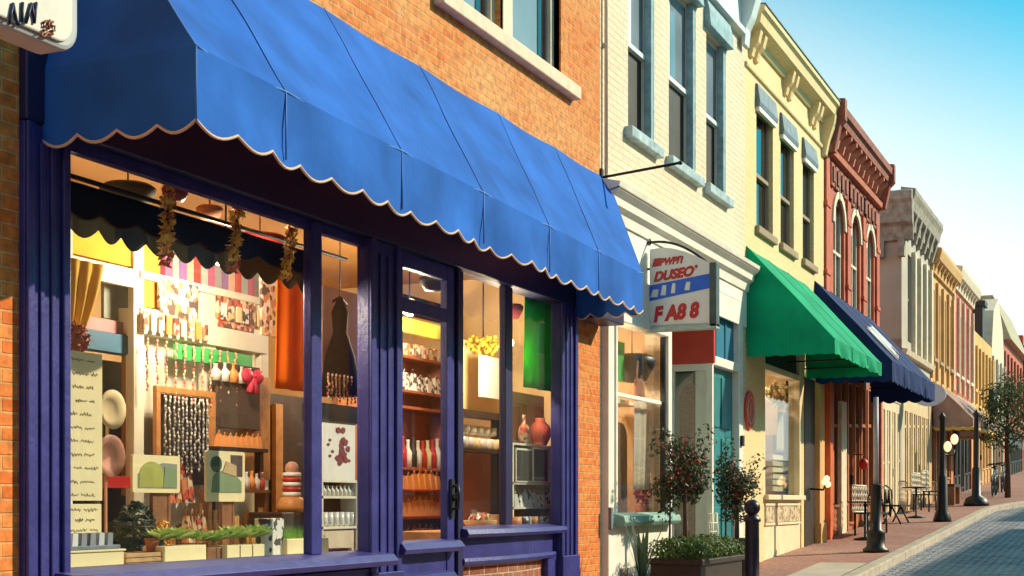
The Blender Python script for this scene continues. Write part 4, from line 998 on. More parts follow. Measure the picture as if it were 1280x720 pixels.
mb = MB().prism_y([(x-w_,zb_),(x+w_,zb_),(x+w_,zt-.2)]+[(x+w_*math.cos(R(a)),zt-.2+.2*math.sin(R(a))) for a in range(15,180,15)]+[(x-w_,zt-.2)],5.88,5.95)
single(mb,'patterned_headboard',mat('dark_floral_cloth',(.14,.07,.05),.8,.6,25),'dark arched floral panel standing in the white shop window','panel')
x0_,x1_,z0_,z1_ = rc(796,505,818,640,6.25); hang('cream_shawl',(793,500,816,612),5.74,cloth('cream_lace',(.88,.74,.58),.3),'cream lace shawl hanging in the white shop window','shawl',3,.02,.2)
x,z = at(806,630,5.8); t = thing('flower_pot','pot of red flowers at the foot of the cream shawl','flower pot',(x,5.84,1.66)); MB().lathe([(0,0),(.07,0),(.09,.16),(0,.15)],(x,5.84,1.662)).build('pot',M['terracotta'],t); MB().leaves((x,5.82,1.98),(.2,.10,.16),130,.09,random.Random(12)).build('flowers',M['flower'],t)['kind']='stuff'
# recessed entry: right-hand return with red head panel and mirror glass, ceiling and back door
ex = 19.5
MB().box(17.62,19.5,5.62,6.75,4.93,5.0).build('entry_ceiling',W,cb)
MB().box(17.6,17.62,5.62,6.75,.2,4.93).build('entry_side',W,cb)
MB().box(17.62,19.5,6.70,6.75,.2,4.93).build('entry_back',M['teal'],cb)
# return wall in plane X = 19.5 : posts + glass + red panel
rt = MB(); x_ = ex
rt.box(x_,x_+.07,5.53,5.62,.3,4.93).box(x_,x_+.07,6.08,6.16,.3,4.93).box(x_,x_+.07,6.63,6.70,.3,4.93)
rt.box(x_+.01,x_+.06,5.62,6.63,3.70,3.80).box(x_+.01,x_+.06,5.62,6.63,.3,1.15)
rt.build('return_frame',W,cb,bevel=.008)
rp = MB().box(x_-.02,x_+.06,5.50,6.66,3.80,4.93); rp.box(x_-.05,x_-.02,5.50,6.66,4.34,4.37)
rp.build('red_panel',M['redsign'],cb,bevel=.008)
for a,b in ((5.62,6.08),(6.16,6.63)): MB().box(x_+.03,x_+.036,a,b,1.15,3.70).build('return_pane',M['glass'],cb)
MB().box(x_+.30,x_+.33,5.9,6.68,.3,3.7).build('return_backing',mat('grey_cream_curtain',(.5,.46,.38),.8,.15,3),cb)
mp = [(5.72+.0,1.2),(6.02,1.2),(6.04,3.3)]+[(5.87+.17*math.cos(R(a)),3.3+.24*math.sin(R(a))) for a in range(15,180,15)]+[(5.70,3.3)]
cs_ = MB().prism_x(mp,x_+.12,x_+.16)
for k_ in range(14): cs_.box(x_+.10,x_+.12,5.74,6.0,1.4+k_*.13,1.46+k_*.13)
single(cs_,'carved_screen',mat('carved_brown_wood',(.30,.12,.05),.6,.5,40,.6,60),'carved brown arched screen standing in the entry window','screen')
# teal door and transom on the facade
dz0 = ZG(20)
tf = MB().box(19.58,19.72,5.57,5.8,dz0-.1,4.95).box(21.12,21.34,5.57,5.8,dz0-.1,4.95).box(19.72,21.12,5.57,5.8,3.80,3.93).box(19.72,21.12,5.56,5.8,4.86,4.95).box(19.58,21.34,5.575,5.8,4.952,5.06)
tf.build('door_frame',W,cb,bevel=.01)
MB().box(19.72,21.12,5.66,5.72,3.93,4.86).box(20.1,20.16,5.64,5.66,3.93,4.86).box(20.6,20.66,5.64,5.66,3.93,4.86).build('transom_panel',mat('teal_blue_panel',(.02,.17,.27),.5,.1,3),cb,bevel=.006)
td = MB().box(19.72,21.12,5.68,5.74,dz0,3.80)
for a,b in ((19.84,20.36),(20.48,21.0)):
    for c,d in ((dz0+.2,dz0+1.0),(dz0+1.15,dz0+2.0),(dz0+2.15,3.68)): td.box(a,b,5.66,5.68,c,d)
tdo = td.build('teal_door',M['teal'],cb,bevel=.01)
MB().ball((20.98,5.63,dz0+1.05),.035).tube([(20.98,5.63,dz0+1.05),(20.98,5.68,dz0+1.05)],.012).build('door_knob',M['orangewood'],tdo)
MB().box(21.16,21.28,5.53,5.57,2.70,2.86).build('bell_box',M['black'],cb,bevel=.008)
# iron stay rod over the awning
single(MB().tube([(15.2,5.6,5.50),(15.2,4.68,5.58)],.016).box(15.17,15.23,5.575,5.6,5.42,5.60).ball((15.2,4.67,5.58),.025),'stay_rod',M['black'],'thin iron rod sticking out of the cream wall above the blue awning','rod')
single(MB().tube([(15.27,5.56,5.5),(15.27,5.56,10.2)],.022).tube([(15.27,5.6,7),(15.27,5.55,7)],.03),'downpipe',M['stone'],'narrow pale pipe between the orange brick and cream walls','pipe')
# ---- projecting sign
SX = 16.75
ps = thing('projecting_sign','white hanging sign with red lettering and blue band in a dark frame','sign',(SX,5.2,4.0))
y0,y1,z0,z1 = 4.77,5.52,4.0,4.93
# face polygon (arched top)
def ztopf(t): return z1+.02*math.sin(PI*t)-.28*max(0,(t-.15))**1.6
pts = [(y1,z0),(y1,ztopf(0))]+[(y1+(y0-y1)*i/12,ztopf(i/12)) for i in range(1,13)]+[(y0,z0)]
MB().prism_x(pts,SX-.05,SX+.05).build('sign_panel',M['signwhite'],ps)
MB().box(SX-.075,SX+.075,y0-.09,y0-.002,z0-.05,4.72).build('side_frame',M['signgrey'],ps,bevel=.01)
MB().box(SX-.075,SX+.075,y0-.09,y1+.08,z0-.07,z0-.004).build('bottom_frame',M['signpale'],ps,bevel=.01)
bd = [(y1,4.30),(y0,4.415),(y0,4.59),(y1,4.49)]
MB().prism_x(bd,SX-.054,SX-.05).build('blue_band',M['signblue'],ps)
for a,w,h in ((5.44,.07,.09),(5.33,.05,.12),(5.21,.04,.12),(5.03,.05,.10)):
    s_ = (y1-a)/(y1-y0)*.11; MB().prism_x([(a+w,4.335+s_),(a-w*.3,4.335+s_),(a-w*.5,4.335+s_+h),(a+w*.5,4.335+s_+h)],SX-.058,SX-.054).build('band_mark',M['signwhite'],ps)
text_obj('top_lettering','\u25a0PWPI\u2019i',.115,M['signred'],ps,(SX-.052,y1-.03,4.72),'-x',.3,.9,tilt=.06,bold=.055)
text_obj('middle_lettering','DUSEO\u2019',.155,M['signred'],ps,(SX-.052,y1-.05,4.535),'-x',.28,.98,tilt=.10,bold=.055)
text_obj('bottom_lettering','F A8 8',.245,M['signred'],ps,(SX-.052,y1-.05,4.05),'-x',.18,.84,tilt=.06,bold=.055)
sc = MB().tube([(SX,5.6,5.02)]+[(SX,5.58-.8*i/10,5.02-.32*(i/10)**2+.03*math.sin(PI*i/10)) for i in range(11)],.016,6)
sc.tube([(SX,5.55+.05*math.cos(a*.5)*(1-a/16),5.02+.06*math.sin(a*.5)*(1-a/16)) for a in range(14)],.010,5)
for z_ in (4.15,4.7): MB().tube([(SX,5.6,z_),(SX,5.52,z_)],.014).build('wall_tie',M['black'],ps)
sc.build('scroll_bracket',M['black'],ps)
MB().ball((SX-.02,4.93,4.70),.03,.06,.09).build('moss_tuft',mat('olive_patina',(.16,.15,.03),.8),ps)

# ------------------------------------------------------------------ YELLOW BUILDING
YX0, YX1 = 21.55, 27.45
uw = [(22.26,23.36,6.2,8.12),(23.9,24.9,6.2,8.07),(25.6,26.55,6.2,8.05)]
gh = [(22.75,25.5,ZG(22)-.3,4.55),(25.72,26.55,ZG(25)-.3,4.1)]
yb = building('yellow_building','pale yellow two storey building behind the green awning',YX0,YX1,9.0,M['yellow'],uw+gh,5.6,9,.14)
for a,b,c,d in uw:
    sash(yb,a,b,c,d,5.67,M['tandark'],.45,up=M['panedark'],low=M['panedark'],fw=.06)
    MB().box(a-.08,b+.08,5.53,5.66,c-.12,c).build('window_sill',M['tandark'],yb,bevel=.012)
    MB().prism_x([(5.62,d-.05),(5.535,d-.05),(5.52,d+.02),(5.56,d+.30),(5.62,d+.32)],a-.06,b+.06).build('window_hood',M['bluegrey'],yb,bevel=.01)
    MB().box(a-.03,b+.03,5.54,5.60,d-.12,d-.05).build('hood_moulding',M['white'],yb)
YM = M['yellow']
cornice(yb,'string_course',YM,YX0,YX1-.01,5.6,[(0,8.52),(.035,8.53),(.045,8.56),(.035,8.59),(0,8.60)])
cornice(yb,'crown_cornice',YM,YX0-.0,YX1+.03,5.6,[(0,9.0),(.05,9.0),(.06,9.08),(.24,9.16),(.26,9.30),(.31,9.34),(.31,9.42),(.0,9.44)])
cornice(yb,'cornice_cap',M['bluegrey'],YX0,YX1+.04,5.6,[(0,9.442),(.33,9.423),(.33,9.44),(0,9.48)])
for gx_ in ((21.85,22.15),(24.15,24.45),(26.2,26.5)):
    brackets(yb,YM,gx_,.14,5.6,[(0,8.72),(.05,8.74),(.08,8.86),(.15,8.94),(.19,9.1),(.19,9.14),(0,9.14)])
brackets(yb,YM,[27.32],.2,5.6,[(0,8.4),(.08,8.42),(.14,8.7),(.24,9.0),(.26,9.16),(0,9.16)])
# ground floor: display window with panelled bulkhead
gz0 = ZG(24)
bw_ = MB(); z_s = gz0+.92
bw_.box(22.75,25.5,5.62,5.84,gz0-.4,z_s).box(22.75,25.5,5.52,5.84,z_s,z_s+.08).box(22.75,22.85,5.6,5.8,z_s+.08,4.2).box(25.36,25.5,5.6,5.8,z_s+.08,4.55).box(22.85,25.36,5.6,5.8,4.0,4.10)
for a,b in ((22.85,23.5),(23.65,25.4)): bw_.box(a,b,5.59,5.62,z_s-.10,z_s-.06).box(a,b,5.59,5.62,z_s-.42,z_s-.38)
sw = bw_.build('shop_window',mat('cream_bulkhead_paint',(.76,.64,.42),.6,.1,4),yb,bevel=.008)
for a,b in ((22.88,23.47),(23.68,25.37)): MB().box(a,b,5.60,5.618,z_s-.37,z_s-.11).build('ornament_panel',multi('carved_vent',[(.62,.5,.32),(.3,.2,.12),(.55,.42,.25)],.8,18),sw)
MB().box(22.85,25.36,5.70,5.708,z_s+.08,4.0).build('pane',M['glass'],sw)
MB().box(22.75,25.5,5.66,5.84,4.1,4.55).build('transom',M['darkwood'],sw)
rb = MB(); rb.quad((22.6,7.4,gz0),(25.6,7.4,gz0),(25.6,7.4,4.5),(22.6,7.4,4.5)); rb.quad((25.6,5.9,gz0),(25.6,7.4,gz0),(25.6,7.4,4.5),(25.6,5.9,4.5)); rb.quad((22.6,5.9,gz0),(22.6,7.4,gz0),(22.6,7.4,4.5),(22.6,5.9,4.5)); rb.quad((22.6,5.9,4.5),(25.6,5.9,4.5),(25.6,7.4,4.5),(22.6,7.4,4.5)); rb.quad((22.6,5.9,gz0+.85),(25.6,5.9,gz0+.85),(25.6,7.4,gz0+.85),(22.6,7.4,gz0+.85))
rb.build('room_wall',M['creamwall'],yb)
pendant(24.4,6.4,4.0,'globe lamp inside the yellow building shop window',40,.09)
hang('pale_garment',(972,516,990,566),5.86,cloth('pale_linen',(.75,.66,.5),.1),'pale garment hanging in the yellow building window','garment',2,.03,.1)
slab('brown_cabinet',(966,545,984,600),5.98,.2,M['tandark'],'brown cabinet behind the pale garment','cabinet')
mb = MB()
for k in range(6): mb.box(at(966,0,5.85)[0],at(992,0,5.85)[0],5.85,6.0,2.05+k*.11,2.05+k*.11+.08)
single(mb,'folded_linen',M['paper'],'stack of folded cream linen in the yellow building window','linen')
fl = MB().leaves((at(975,485,5.95)[0],5.95,3.75),(1.0,.15,.2),160,.16,random.Random(21)); single(fl,'cream_wreath',island('cream_blooms',[(.8,.7,.4),(.7,.6,.3),(.6,.45,.2)]),'cream flower garland along the top of the yellow building window','garland')
MB().box(25.72,26.55,5.585,5.64,gz0,4.1).build('door',M['darkwood'],yb)
MB().box(26.62,27.05,5.50,5.60,gz0-.2,4.3).box(26.58,27.09,5.47,5.60,gz0-.2,gz0+.5).build('pilaster',M['amber'],yb,bevel=.015)
# red oval on pier
x,z = at(937,513,5.58); t = thing('round_sign','round red sign with a pale ring on the yellow pier','sign',(x,5.58,z))
n=20; MB().prism_y([(x+.28*math.cos(2*PI*i/n),z+.30*math.sin(2*PI*i/n)) for i in range(n)],5.565,5.6).build('disc',M['redsign'],t)
q = MB().tube([(x+.19*math.cos(2*PI*i/n),5.563,z+.20*math.sin(2*PI*i/n)) for i in range(n+1)],.012,5); q.tube([(x-.08,5.563,z-.08),(x,5.563,z+.02),(x-.03,5.563,z+.09),(x+.08,5.563,z+.10)],.012,5); q.build('ring',mat('pale_red_line',(.7,.35,.22),.5),t)
# green awning
awning('green_awning','bright green canvas awning projecting from the yellow building',M['green'],(21.6,4.25),(25.8,4.25),21.62,25.8,5.595,5.78,4.30,4.07,
   [0,.34,.67,1],20,.018,None,sag=.03,nside=6)
awning('navy_awning','dark navy awning with white script beyond the green awning',M['navy'],(26.6,4.2),(32.4,4.2),26.6,32.4,5.595,5.95,4.42,4.03,
   [0,.25,.5,.75,1],26,.05,None,sag=.02,nside=5)
# white script painted on the navy awning slope (letters that follow the cloth)
def slope(u,v): return Vector((26.6+5.8*u,4.2+1.395*v,4.42+1.53*v))
sc = MB(); nr = Vector((0,-.74,.67))
rn = random.Random(31)
for k in range(7):
    u0 = .22+.055*k
    pts = [slope(u0+.022*math.sin(i*.9+k)+.005*i, .08+.42*abs(math.sin(i*.55+k*1.3))+.03*k)+nr*.012 for i in range(9)]
    sc.tube(pts,.02,5)
o = sc.build('awning_script',mat('white_awning_paint',(.62,.64,.66),.7),[x for x in bpy.data.objects if x.get('label','').startswith('dark navy awning')][0])

# ------------------------------------------------------------------ RED BUILDING
RX_0, RX_1 = 27.45, 33.45
rw = [(28.35,29.45,5.75,7.9),(30.15,31.2,5.75,7.9),(31.95,32.95,5.75,7.9)]
def arch_fill(mb):
    for a,b,c,d in rw:
        r_ = (b-a)/2; cx = (a+b)/2; zc = d-r_
        for s_ in (-1,1):
            pts = [(cx+s_*r_,d+.02),(cx,d+.02)]+[(cx+s_*r_*math.sin(R(q)),zc+r_*math.cos(R(q))) for q in range(0,91,15)]
            mb.prism_y(pts,5.602,5.655)
rbd = building('red_building','ornate red two storey building with arched windows and heavy cornice',RX_0,RX_1,9.0,M['redpaint'],rw+[(27.75,33.2,ZG(27)-.4,4.6)],5.6,9,.12,extra=arch_fill)
for a,b,c,d in rw:
    sash(rbd,a,b,c,d,5.66,M['framecream'],.5,up=M['pane'],low=M['pane'],fw=.09,mull=[(a+b)/2])
    r_ = (b-a)/2; cx = (a+b)/2; zc = d-r_
    hd = MB()
    for q in range(0,180,15):
        p = [(cx+rr*math.cos(R(w)),zc+rr*math.sin(R(w))) for rr,w in ((r_,q),(r_+.14,q),(r_+.14,q+15),(r_,q+15))]; hd.prism_y(p,5.565,5.601)
    hd.prism_y([(cx-.08,zc+r_-.03),(cx+.08,zc+r_-.03),(cx+.12,zc+r_+.28),(cx-.12,zc+r_+.28)],5.55,5.565)
    hd.build('window_hood',M['framecream'],rbd)
    MB().box(a-.1,b+.1,5.53,5.65,c-.12,c).build('window_sill',M['redpaint2'],rbd)
for x in (27.47,29.62,31.4,33.1):
    MB().box(x,x+.34,5.55,5.6,4.6,8.5).box(x-.03,x+.37,5.53,5.6,7.5,7.62).box(x-.03,x+.37,5.53,5.6,6.2,6.3).build('pilaster',M['redpaint'],rbd,bevel=.015)
fzp = MB()
for i in range(12):
    a = 27.95+i*.43; fzp.box(a,a+.33,5.55,5.6,8.0,8.45); fzp.box(a+.08,a+.25,5.52,5.55,8.08,8.37)
fzp.build('frieze_panels',M['redpaint2'],rbd,bevel=.01)
cornice(rbd,'architrave',mat('salmon_paint',(.55,.16,.08),.7,.15,4),RX_0,RX_1,5.6,[(0,8.5),(.14,8.52),(.16,8.62),(.08,8.72),(0,8.74)])
cornice(rbd,'crown_cornice',M['redpaint2'],RX_0,RX_1+.06,5.6,[(0,9.06),(.28,9.10),(.30,9.22),(.36,9.26),(.37,9.40),(0,9.46)])
brackets(rbd,mat('pink_bracket_paint',(.50,.22,.14),.7,.2,6),[27.75+i*.55 for i in range(11)],.09,5.6,[(0,8.74),(.10,8.76),(.14,8.92),(.27,9.02),(.27,9.1),(0,9.1)])
brackets(rbd,M['redpaint2'],[27.56,33.36],.2,5.6,[(0,8.5),(.2,8.52),(.30,9.0),(.40,9.1),(.40,9.5),(0,9.55)])
shopfront(rbd,27.75,33.2,4.6,5.66,7,mat('terracotta_shop_paint',(.42,.13,.05),.6,.2,4),M['panewarm'],door=[3])
for x0_,x1_,m_ in ((27.48,27.74,mat('orange_red_post',(.62,.12,.03),.6)),(33.22,33.42,M['redpaint'])): MB().box(x0_,x1_,5.48,5.6,ZG(28)-.2,4.6).build('corner_post',m_,rbd,bevel=.015)
MB().box(29.2,29.75,5.60,5.68,ZG(29),3.9).build('cream_panel',M['framecream'],rbd)

# ------------------------------------------------------------------ low building in the gap, grey building and the rest of the row
lb = building('low_shop_building','single storey cream shop between the red building and the grey building',33.45,36.98,5.0,M['tan'],[(33.7,36.8,ZG(33)-.4,4.3)],5.6,9,.2)
shopfront(lb,33.7,36.8,4.3,5.62,4,mat('cream_shop_timber',(.70,.56,.36),.6,.1,3),M['panewarm'],bulk=1.3,door=[2],pil=.3)
gb = building('grey_building','tan grey building with a weathered stone cornice beyond the red building',36.98,42.2,9.0,M['tan'],[(38.0+i*1.05,38.62+i*1.05,6.0,8.25) for i in range(4)]+[(37.3,42.0,ZG(37)-.4,4.9)],5.6,10,.12)
for i in range(4):
    sash(gb,38.0+i*1.05,38.62+i*1.05,6.0,8.25,5.67,M['tandark'],.5,up=M['pane'],low=M['pane'],fw=.05)
    MB().box(38.68+i*1.05,38.94+i*1.05,5.5,5.6,5.7,8.4).build('pilaster',M['framecream'],gb)
cornice(gb,'belt_course',M['stone'],36.95,42.2,5.6,[(0,5.55),(.12,5.58),(.16,5.7),(0,5.74)])
MB().box(36.93,36.979,5.59,12,5.62,5.95).build('side_belt_course',M['tandark'],gb)
MB().box(36.955,36.979,5.60,14,ZG(37)-.3,5.62).build('side_plinth',M['tandark'],gb)
cornice(gb,'crown_cornice',M['greystone'],36.85,42.2,5.6,[(0,8.85),(.12,8.87),(.14,9.1),(.26,9.2),(.3,9.42),(.36,9.55),(.36,9.68),(0,9.75)])
brackets(gb,M['greystone'],[37.2+i*.8 for i in range(7)],.22,5.6,[(0,8.6),(.1,8.62),(.2,9.0),(.26,9.2),(0,9.2)])
# side return of the cornice facing down the street
MB().prism_y([(36.979,8.4),(36.86,8.42),(36.84,8.75),(36.7,8.85),(36.66,9.3),(36.58,9.4),(36.58,9.6),(36.979,9.7)],5.3,8.5).build('side_cornice',M['greystone'],gb,bevel=.02)
for i in range(6): MB().box(36.74,36.979,5.5+i*.5,5.66+i*.5,8.0,8.42).build('side_bracket',M['greystone'],gb)
MB().box(37.0,38.4,6.4,7.6,9.0,10.05).box(36.9,38.5,6.3,7.7,10.05,10.15).build('roof_hatch',M['bluegrey'],gb)
shopfront(gb,37.3,42.0,4.9,5.62,6,mat('warm_cream_timber',(.68,.50,.28),.6,.12,3),M['panewarm'],door=[3],pil=.22,head=.7)
for ax_,h_ in ((41.0,1.5),(41.6,.9)): single(MB().tube([(ax_,6.5,8.9),(ax_,6.5,9.0+h_)],.03,5).tube([(ax_-.35,6.5,8.9+h_),(ax_+.35,6.5,8.95+h_)],.015,5).tube([(ax_-.2,6.5,8.7+h_),(ax_+.2,6.5,8.75+h_)],.015,5),'roof_aerial',M['bluegrey'],('taller' if h_>1 else 'shorter')+' thin aerial on the roof of the grey building','aerial')
def rowhouse(name,label,x0,x1,zt,m,n,tm,cm,wz=(6.0,8.0),wfrac=.5,shop=None,corn=True):
    w = (x1-x0)/n; hs = [(x0+w*(i+.5)-w*wfrac/2,x0+w*(i+.5)+w*wfrac/2,*wz) for i in range(n)]
    b = building(name,label,x0,x1,zt,m,hs+[(x0+.3,x1-.2,ZG(x0)-.4,5.0)],5.6,9,.12)
    for a,bb,c,d in hs:
        sash(b,a,bb,c,d,5.67,tm,.5,up=M['pane'],low=M['pane'],fw=.07)
        MB().box(a-.08,bb+.08,5.5,5.65,c-.1,c).build('window_sill',tm,b)
    for i in range(n+1):
        x = min(max(x0+w*i,x0+.1),x1-.1); MB().box(x-.1,x+.1,5.52,5.6,5.4,zt-.5).build('pilaster',cm if cm else m,b)
    if corn:
        cornice(b,'crown_cornice',cm or m,x0,x1+.05,5.6,[(0,zt-.35),(.08,zt-.33),(.1,zt-.1),(.26,zt),(.32,zt+.22),(.32,zt+.32),(0,zt+.38)])
        brackets(b,cm or m,[x0+.3+i*.7 for i in range(int((x1-x0-.3)/.7)+1)],.12,5.6,[(0,zt-.3),(.1,zt-.28),(.24,zt),(0,zt)])
    cornice(b,'belt_course',cm or m,x0,x1,5.6,[(0,5.05),(.1,5.08),(.14,5.25),(0,5.3)])
    shopfront(b,x0+.3,x1-.2,5.0,5.64,max(4,int((x1-x0)/1.1)),shop or M['framecream'],M['panewarm'],door=[2],pil=.22,head=.5)
    return b
rowhouse('amber_building','amber plastered building beyond the grey building',42.2,47.3,8.75,M['amber'],4,M['tandark'],M['amber'],wfrac=.5,shop=mat('dusty_orange_timber',(.42,.20,.09),.6,.2,4))
rowhouse('brick_red_building','red and cream building with a tan cornice beyond the amber one',47.3,53.0,9.0,M['redpaint'],4,M['framecream'],M['stone'],wfrac=.45,shop=M['darkwood'])
rowhouse('golden_building','low golden yellow building beyond the red and cream building',53.0,60.2,8.0,M['amber2'],6,M['amber2'],M['amber2'],wz=(5.9,7.5),wfrac=.4,shop=M['amber'],corn=False)
wb = rowhouse('gabled_building','pale stone building with a tall gable near the end of the street',60.2,65.5,8.2,M['stone'],3,M['tandark'],M['tan'],wz=(6,7.6),shop=M['tandark'],corn=False)
MB().prism_y([(60.2,8.2),(65.5,8.2),(64.9,9.2),(62.8,10.3),(60.9,9.6)],5.6,6.2).build('gable',M['stone'],wb)
MB().box(58.6,59.4,5.8,6.6,8.0,9.5).box(58.5,59.5,5.7,6.7,9.5,9.7).build('chimney',M['darkwood'],[o for o in bpy.data.objects if o.name.startswith('golden_building')][0])
rowhouse('far_red_building','dark red building under a sloping tan roof at the street end',65.5,76.0,8.9,M['redpaint'],6,M['tandark'],M['redpaint2'],wz=(5.8,7.4),shop=M['darkwood'],corn=False)
fr_ = [o for o in bpy.data.objects if o.name.startswith('far_red_building')][0]
MB().add([(65.4,5.3,8.9),(76,5.3,8.9),(76,14.6,8.9),(65.4,14.6,8.9),(65.9,6.1,10.9),(75.5,6.1,10.9),(75.5,12,10.9),(65.9,12,10.9)],[(0,1,5,4),(1,2,6,5),(2,3,7,6),(3,0,4,7),(4,5,6,7),(0,1,2,3)]).build('roof',mat('tan_roof_tiles',(.40,.32,.20),.8,.2,6,.4,8),fr_)
rowhouse('end_building','plain red brick building closing the far end of the row',76.0,96.0,10.2,M['redpaint'],8,M['tandark'],M['redpaint2'],wz=(6.8,8.2),shop=M['darkwood'],corn=False)
# faded awning + small signs of the amber building
awning('pink_awning','faded pink grey awning with yellow front in front of the amber building',M['pinkcloth'],(42.8,4.5),(49.2,4.3),42.8,49.2,5.595,5.35,4.25,3.95,[0,.33,.66,1],24,.04,mat('yellow_trim',(.75,.5,.12),.6),pr=.05,sag=.04,nside=4)
bxs = MB().box(47.2,48.4,4.35,4.5,4.6,5.4); single(bxs,'banner_sign',M['navyink'],'dark blue square sign above the pink awning','sign')
x,z = at(1161,493,5.0); t = thing('oval_sign','pale blue oval sign projecting beyond the navy awning','sign',(x,5.0,z)); n=18
MB().prism_x([(5.0+.42*math.cos(2*PI*i/n),z+.3*math.sin(2*PI*i/n)) for i in range(n)],x,x+.08).build('board',mat('pale_blue_sign',(.55,.62,.74),.5),t); MB().tube([(x+.04,5.6,z+.2),(x+.04,5.0,z+.34)],.02).build('arm',M['black'],t)

# ------------------------------------------------------------------ street furniture
def bollard(x,y,h,label,m):
    g = ZG(x); t = thing('bollard',label,'bollard',(x,y,g),'bollards along the kerb')
    MB().lathe([(0,0),(.17,0),(.17,.05),(.14,.07),(.13,.22),(.15,.25),(.10,.28),(.085,.30),(.08,h-.26),(.10,h-.25),(.10,h-.22),(.08,h-.20),(.07,h-.17),(0,h-.17)],(x,y,g)).build('post',m,t)
    MB().ball((x,y,g+h-.09),.095,n=16,m=10).build('finial',m,t)
bollard(16.3,4.15,1.27,'dark purple bollard with a ball top beside the flower planter',M['blackpurple'])
t = thing('lamp_post','black post with a pale upper shaft standing under the green awning corner','post',(24.8,4.18,ZG(24.8)),'posts along the kerb')
gz = ZG(24.8)
MB().lathe([(0,0),(.22,0),(.22,.05),(.16,.09),(.15,.30),(.17,.34),(.10,.38),(.088,1.12),(.105,1.14),(.0,1.15)],(24.8,4.18,gz)).build('base',M['black'],t)
MB().lathe([(0,1.14),(.046,1.15),(.044,2.62),(0,2.62)],(24.8,4.18,gz)).build('shaft',mat('pale_grey_paint',(.42,.40,.42),.5,.1),t)
def lamppost(x,y,h,label,globes=True,flare=.2):
    g = ZG(x); t = thing('lamp_post',label,'lamp post',(x,y,g),'posts along the kerb')
    MB().lathe([(0,0),(flare,0),(flare,.06),(flare*.8,.2),(.12,.28),(.11,1.0),(.075,1.05),(.06,h-.1),(.09,h),(0,h+.12)],(x,y,g)).build('post',M['black'],t)
    if globes:
        ar = MB().tube([(x-.02,y,g+1.62),(x,y,g+1.5),(x+.30,y-.2,g+1.5),(x+.34,y-.22,g+1.62)],.02); ar.build('arm',M['black'],t)
        for dx,dy,z in ((-.05,-.12,1.68),(.36,-.22,1.86)):
            MB().ball((x+dx,y+dy,g+z),.085,.085,.12,n=12,m=8).build('globe',M['bulb'],t)
lamppost(33.5,4.18,2.35,'black lamp post with two lit globes at the kerb',True)
lamppost(40.8,4.2,2.5,'black post with a wide flared foot at the kerb',False,.34)
# bench with bar beside it
g = ZG(41); t = thing('street_bench','dark wooden bench beside the post with the flared foot','bench',(41.2,4.9,g))
MB().box(40.6,42.0,4.75,5.15,g+.5,g+.58).build('seat',M['darkwood'],t); MB().box(40.6,40.8,4.75,5.15,g,g+.5).build('leg',M['wood'],t); MB().box(41.8,42.0,4.75,5.15,g,g+.5).build('leg',M['wood'],t)
# street tree
def tree(x,y,h,label,seed):
    g = ZG(x); t = thing('street_tree',label,'tree',(x,y,g)); rnd = random.Random(seed)
    tr = MB().tube([(x,y,g),(x+.03,y,g+h*.3),(x-.04,y+.03,g+h*.5),(x+.05,y,g+h*.8)],[.09,.075,.06,.03])
    cl = []
    for i in range(14):
        a = i*2.4; zz_ = h*(.42+.5*i/14); r_ = .95*(1-abs(i-5)/12)*rnd.uniform(.6,1.1)
        e = (x+r_*math.cos(a),y+r_*math.sin(a),g+zz_+.3); tr.tube([(x,y,g+zz_-.2),e],[.03,.012],5); cl.append(e)
    tr.build('trunk',M['bark'],t)
    cr = MB()
    for e in cl: cr.leaves(e,(.5*rnd.uniform(.7,1.2),.5*rnd.uniform(.7,1.2),.42*rnd.uniform(.7,1.2)),230,.115,rnd,shell=.6)
    cr.build('crown',M['treeleaf'],t)
tree(45.7,3.8,3.5,'small dense street tree at the bend of the kerb',3)
# bicycles
def bicycle(x,y,label):
    g = ZG(x); t = thing('bicycle',label,'bicycle',(x,y,g),'bicycles parked under the street tree'); r_ = .33
    for dx in (0,1.02):
        w = MB().tube([(x+dx+r_*math.cos(2*PI*i/20),y,g+r_+r_*math.sin(2*PI*i/20)) for i in range(21)],.022,6,cap=False)
        for i in range(8): w.tube([(x+dx,y,g+r_),(x+dx+r_*math.cos(PI*i/4),y,g+r_+r_*math.sin(PI*i/4))],.004,4)
        w.build('wheel',M['black'],t)
    f = MB()
    A_,B_,C_,D_,E_ = (x,y,g+r_),(x+.42,y,g+.30),(x+.33,y,g+.80),(x+.86,y,g+.82),(x+1.02,y,g+r_)
    for p,q in ((A_,B_),(A_,C_),(B_,C_),(C_,D_),(B_,D_),(D_,E_)): f.tube([p,q],.018,6)
    f.build('frame',mat('bike_paint',(.03,.04,.07),.35),t)
    MB().box(x+.22,x+.46,y-.06,y+.06,g+.87,g+.92).tube([(x+.33,y,g+.8),(x+.34,y,g+.88)],.014).build('saddle',M['black'],t)
    MB().tube([(x+.86,y,g+.82),(x+.85,y,g+.98)],.014).tube([(x+.80,y-.26,g+.98),(x+.85,y-.1,g+1.0),(x+.85,y+.1,g+1.0),(x+.80,y+.26,g+.98)],.014).build('handlebar',M['black'],t)
    return t
bk0 = bicycle(46.5,4.3,'dark bicycle parked nearest the tree trunk')
copy_tree(bk0,(48.1,4.4,ZG(48.1)),'dark bicycle parked in the middle of three'); copy_tree(bk0,(49.6,4.3,ZG(49.6)),'dark bicycle parked farthest along the kerb')
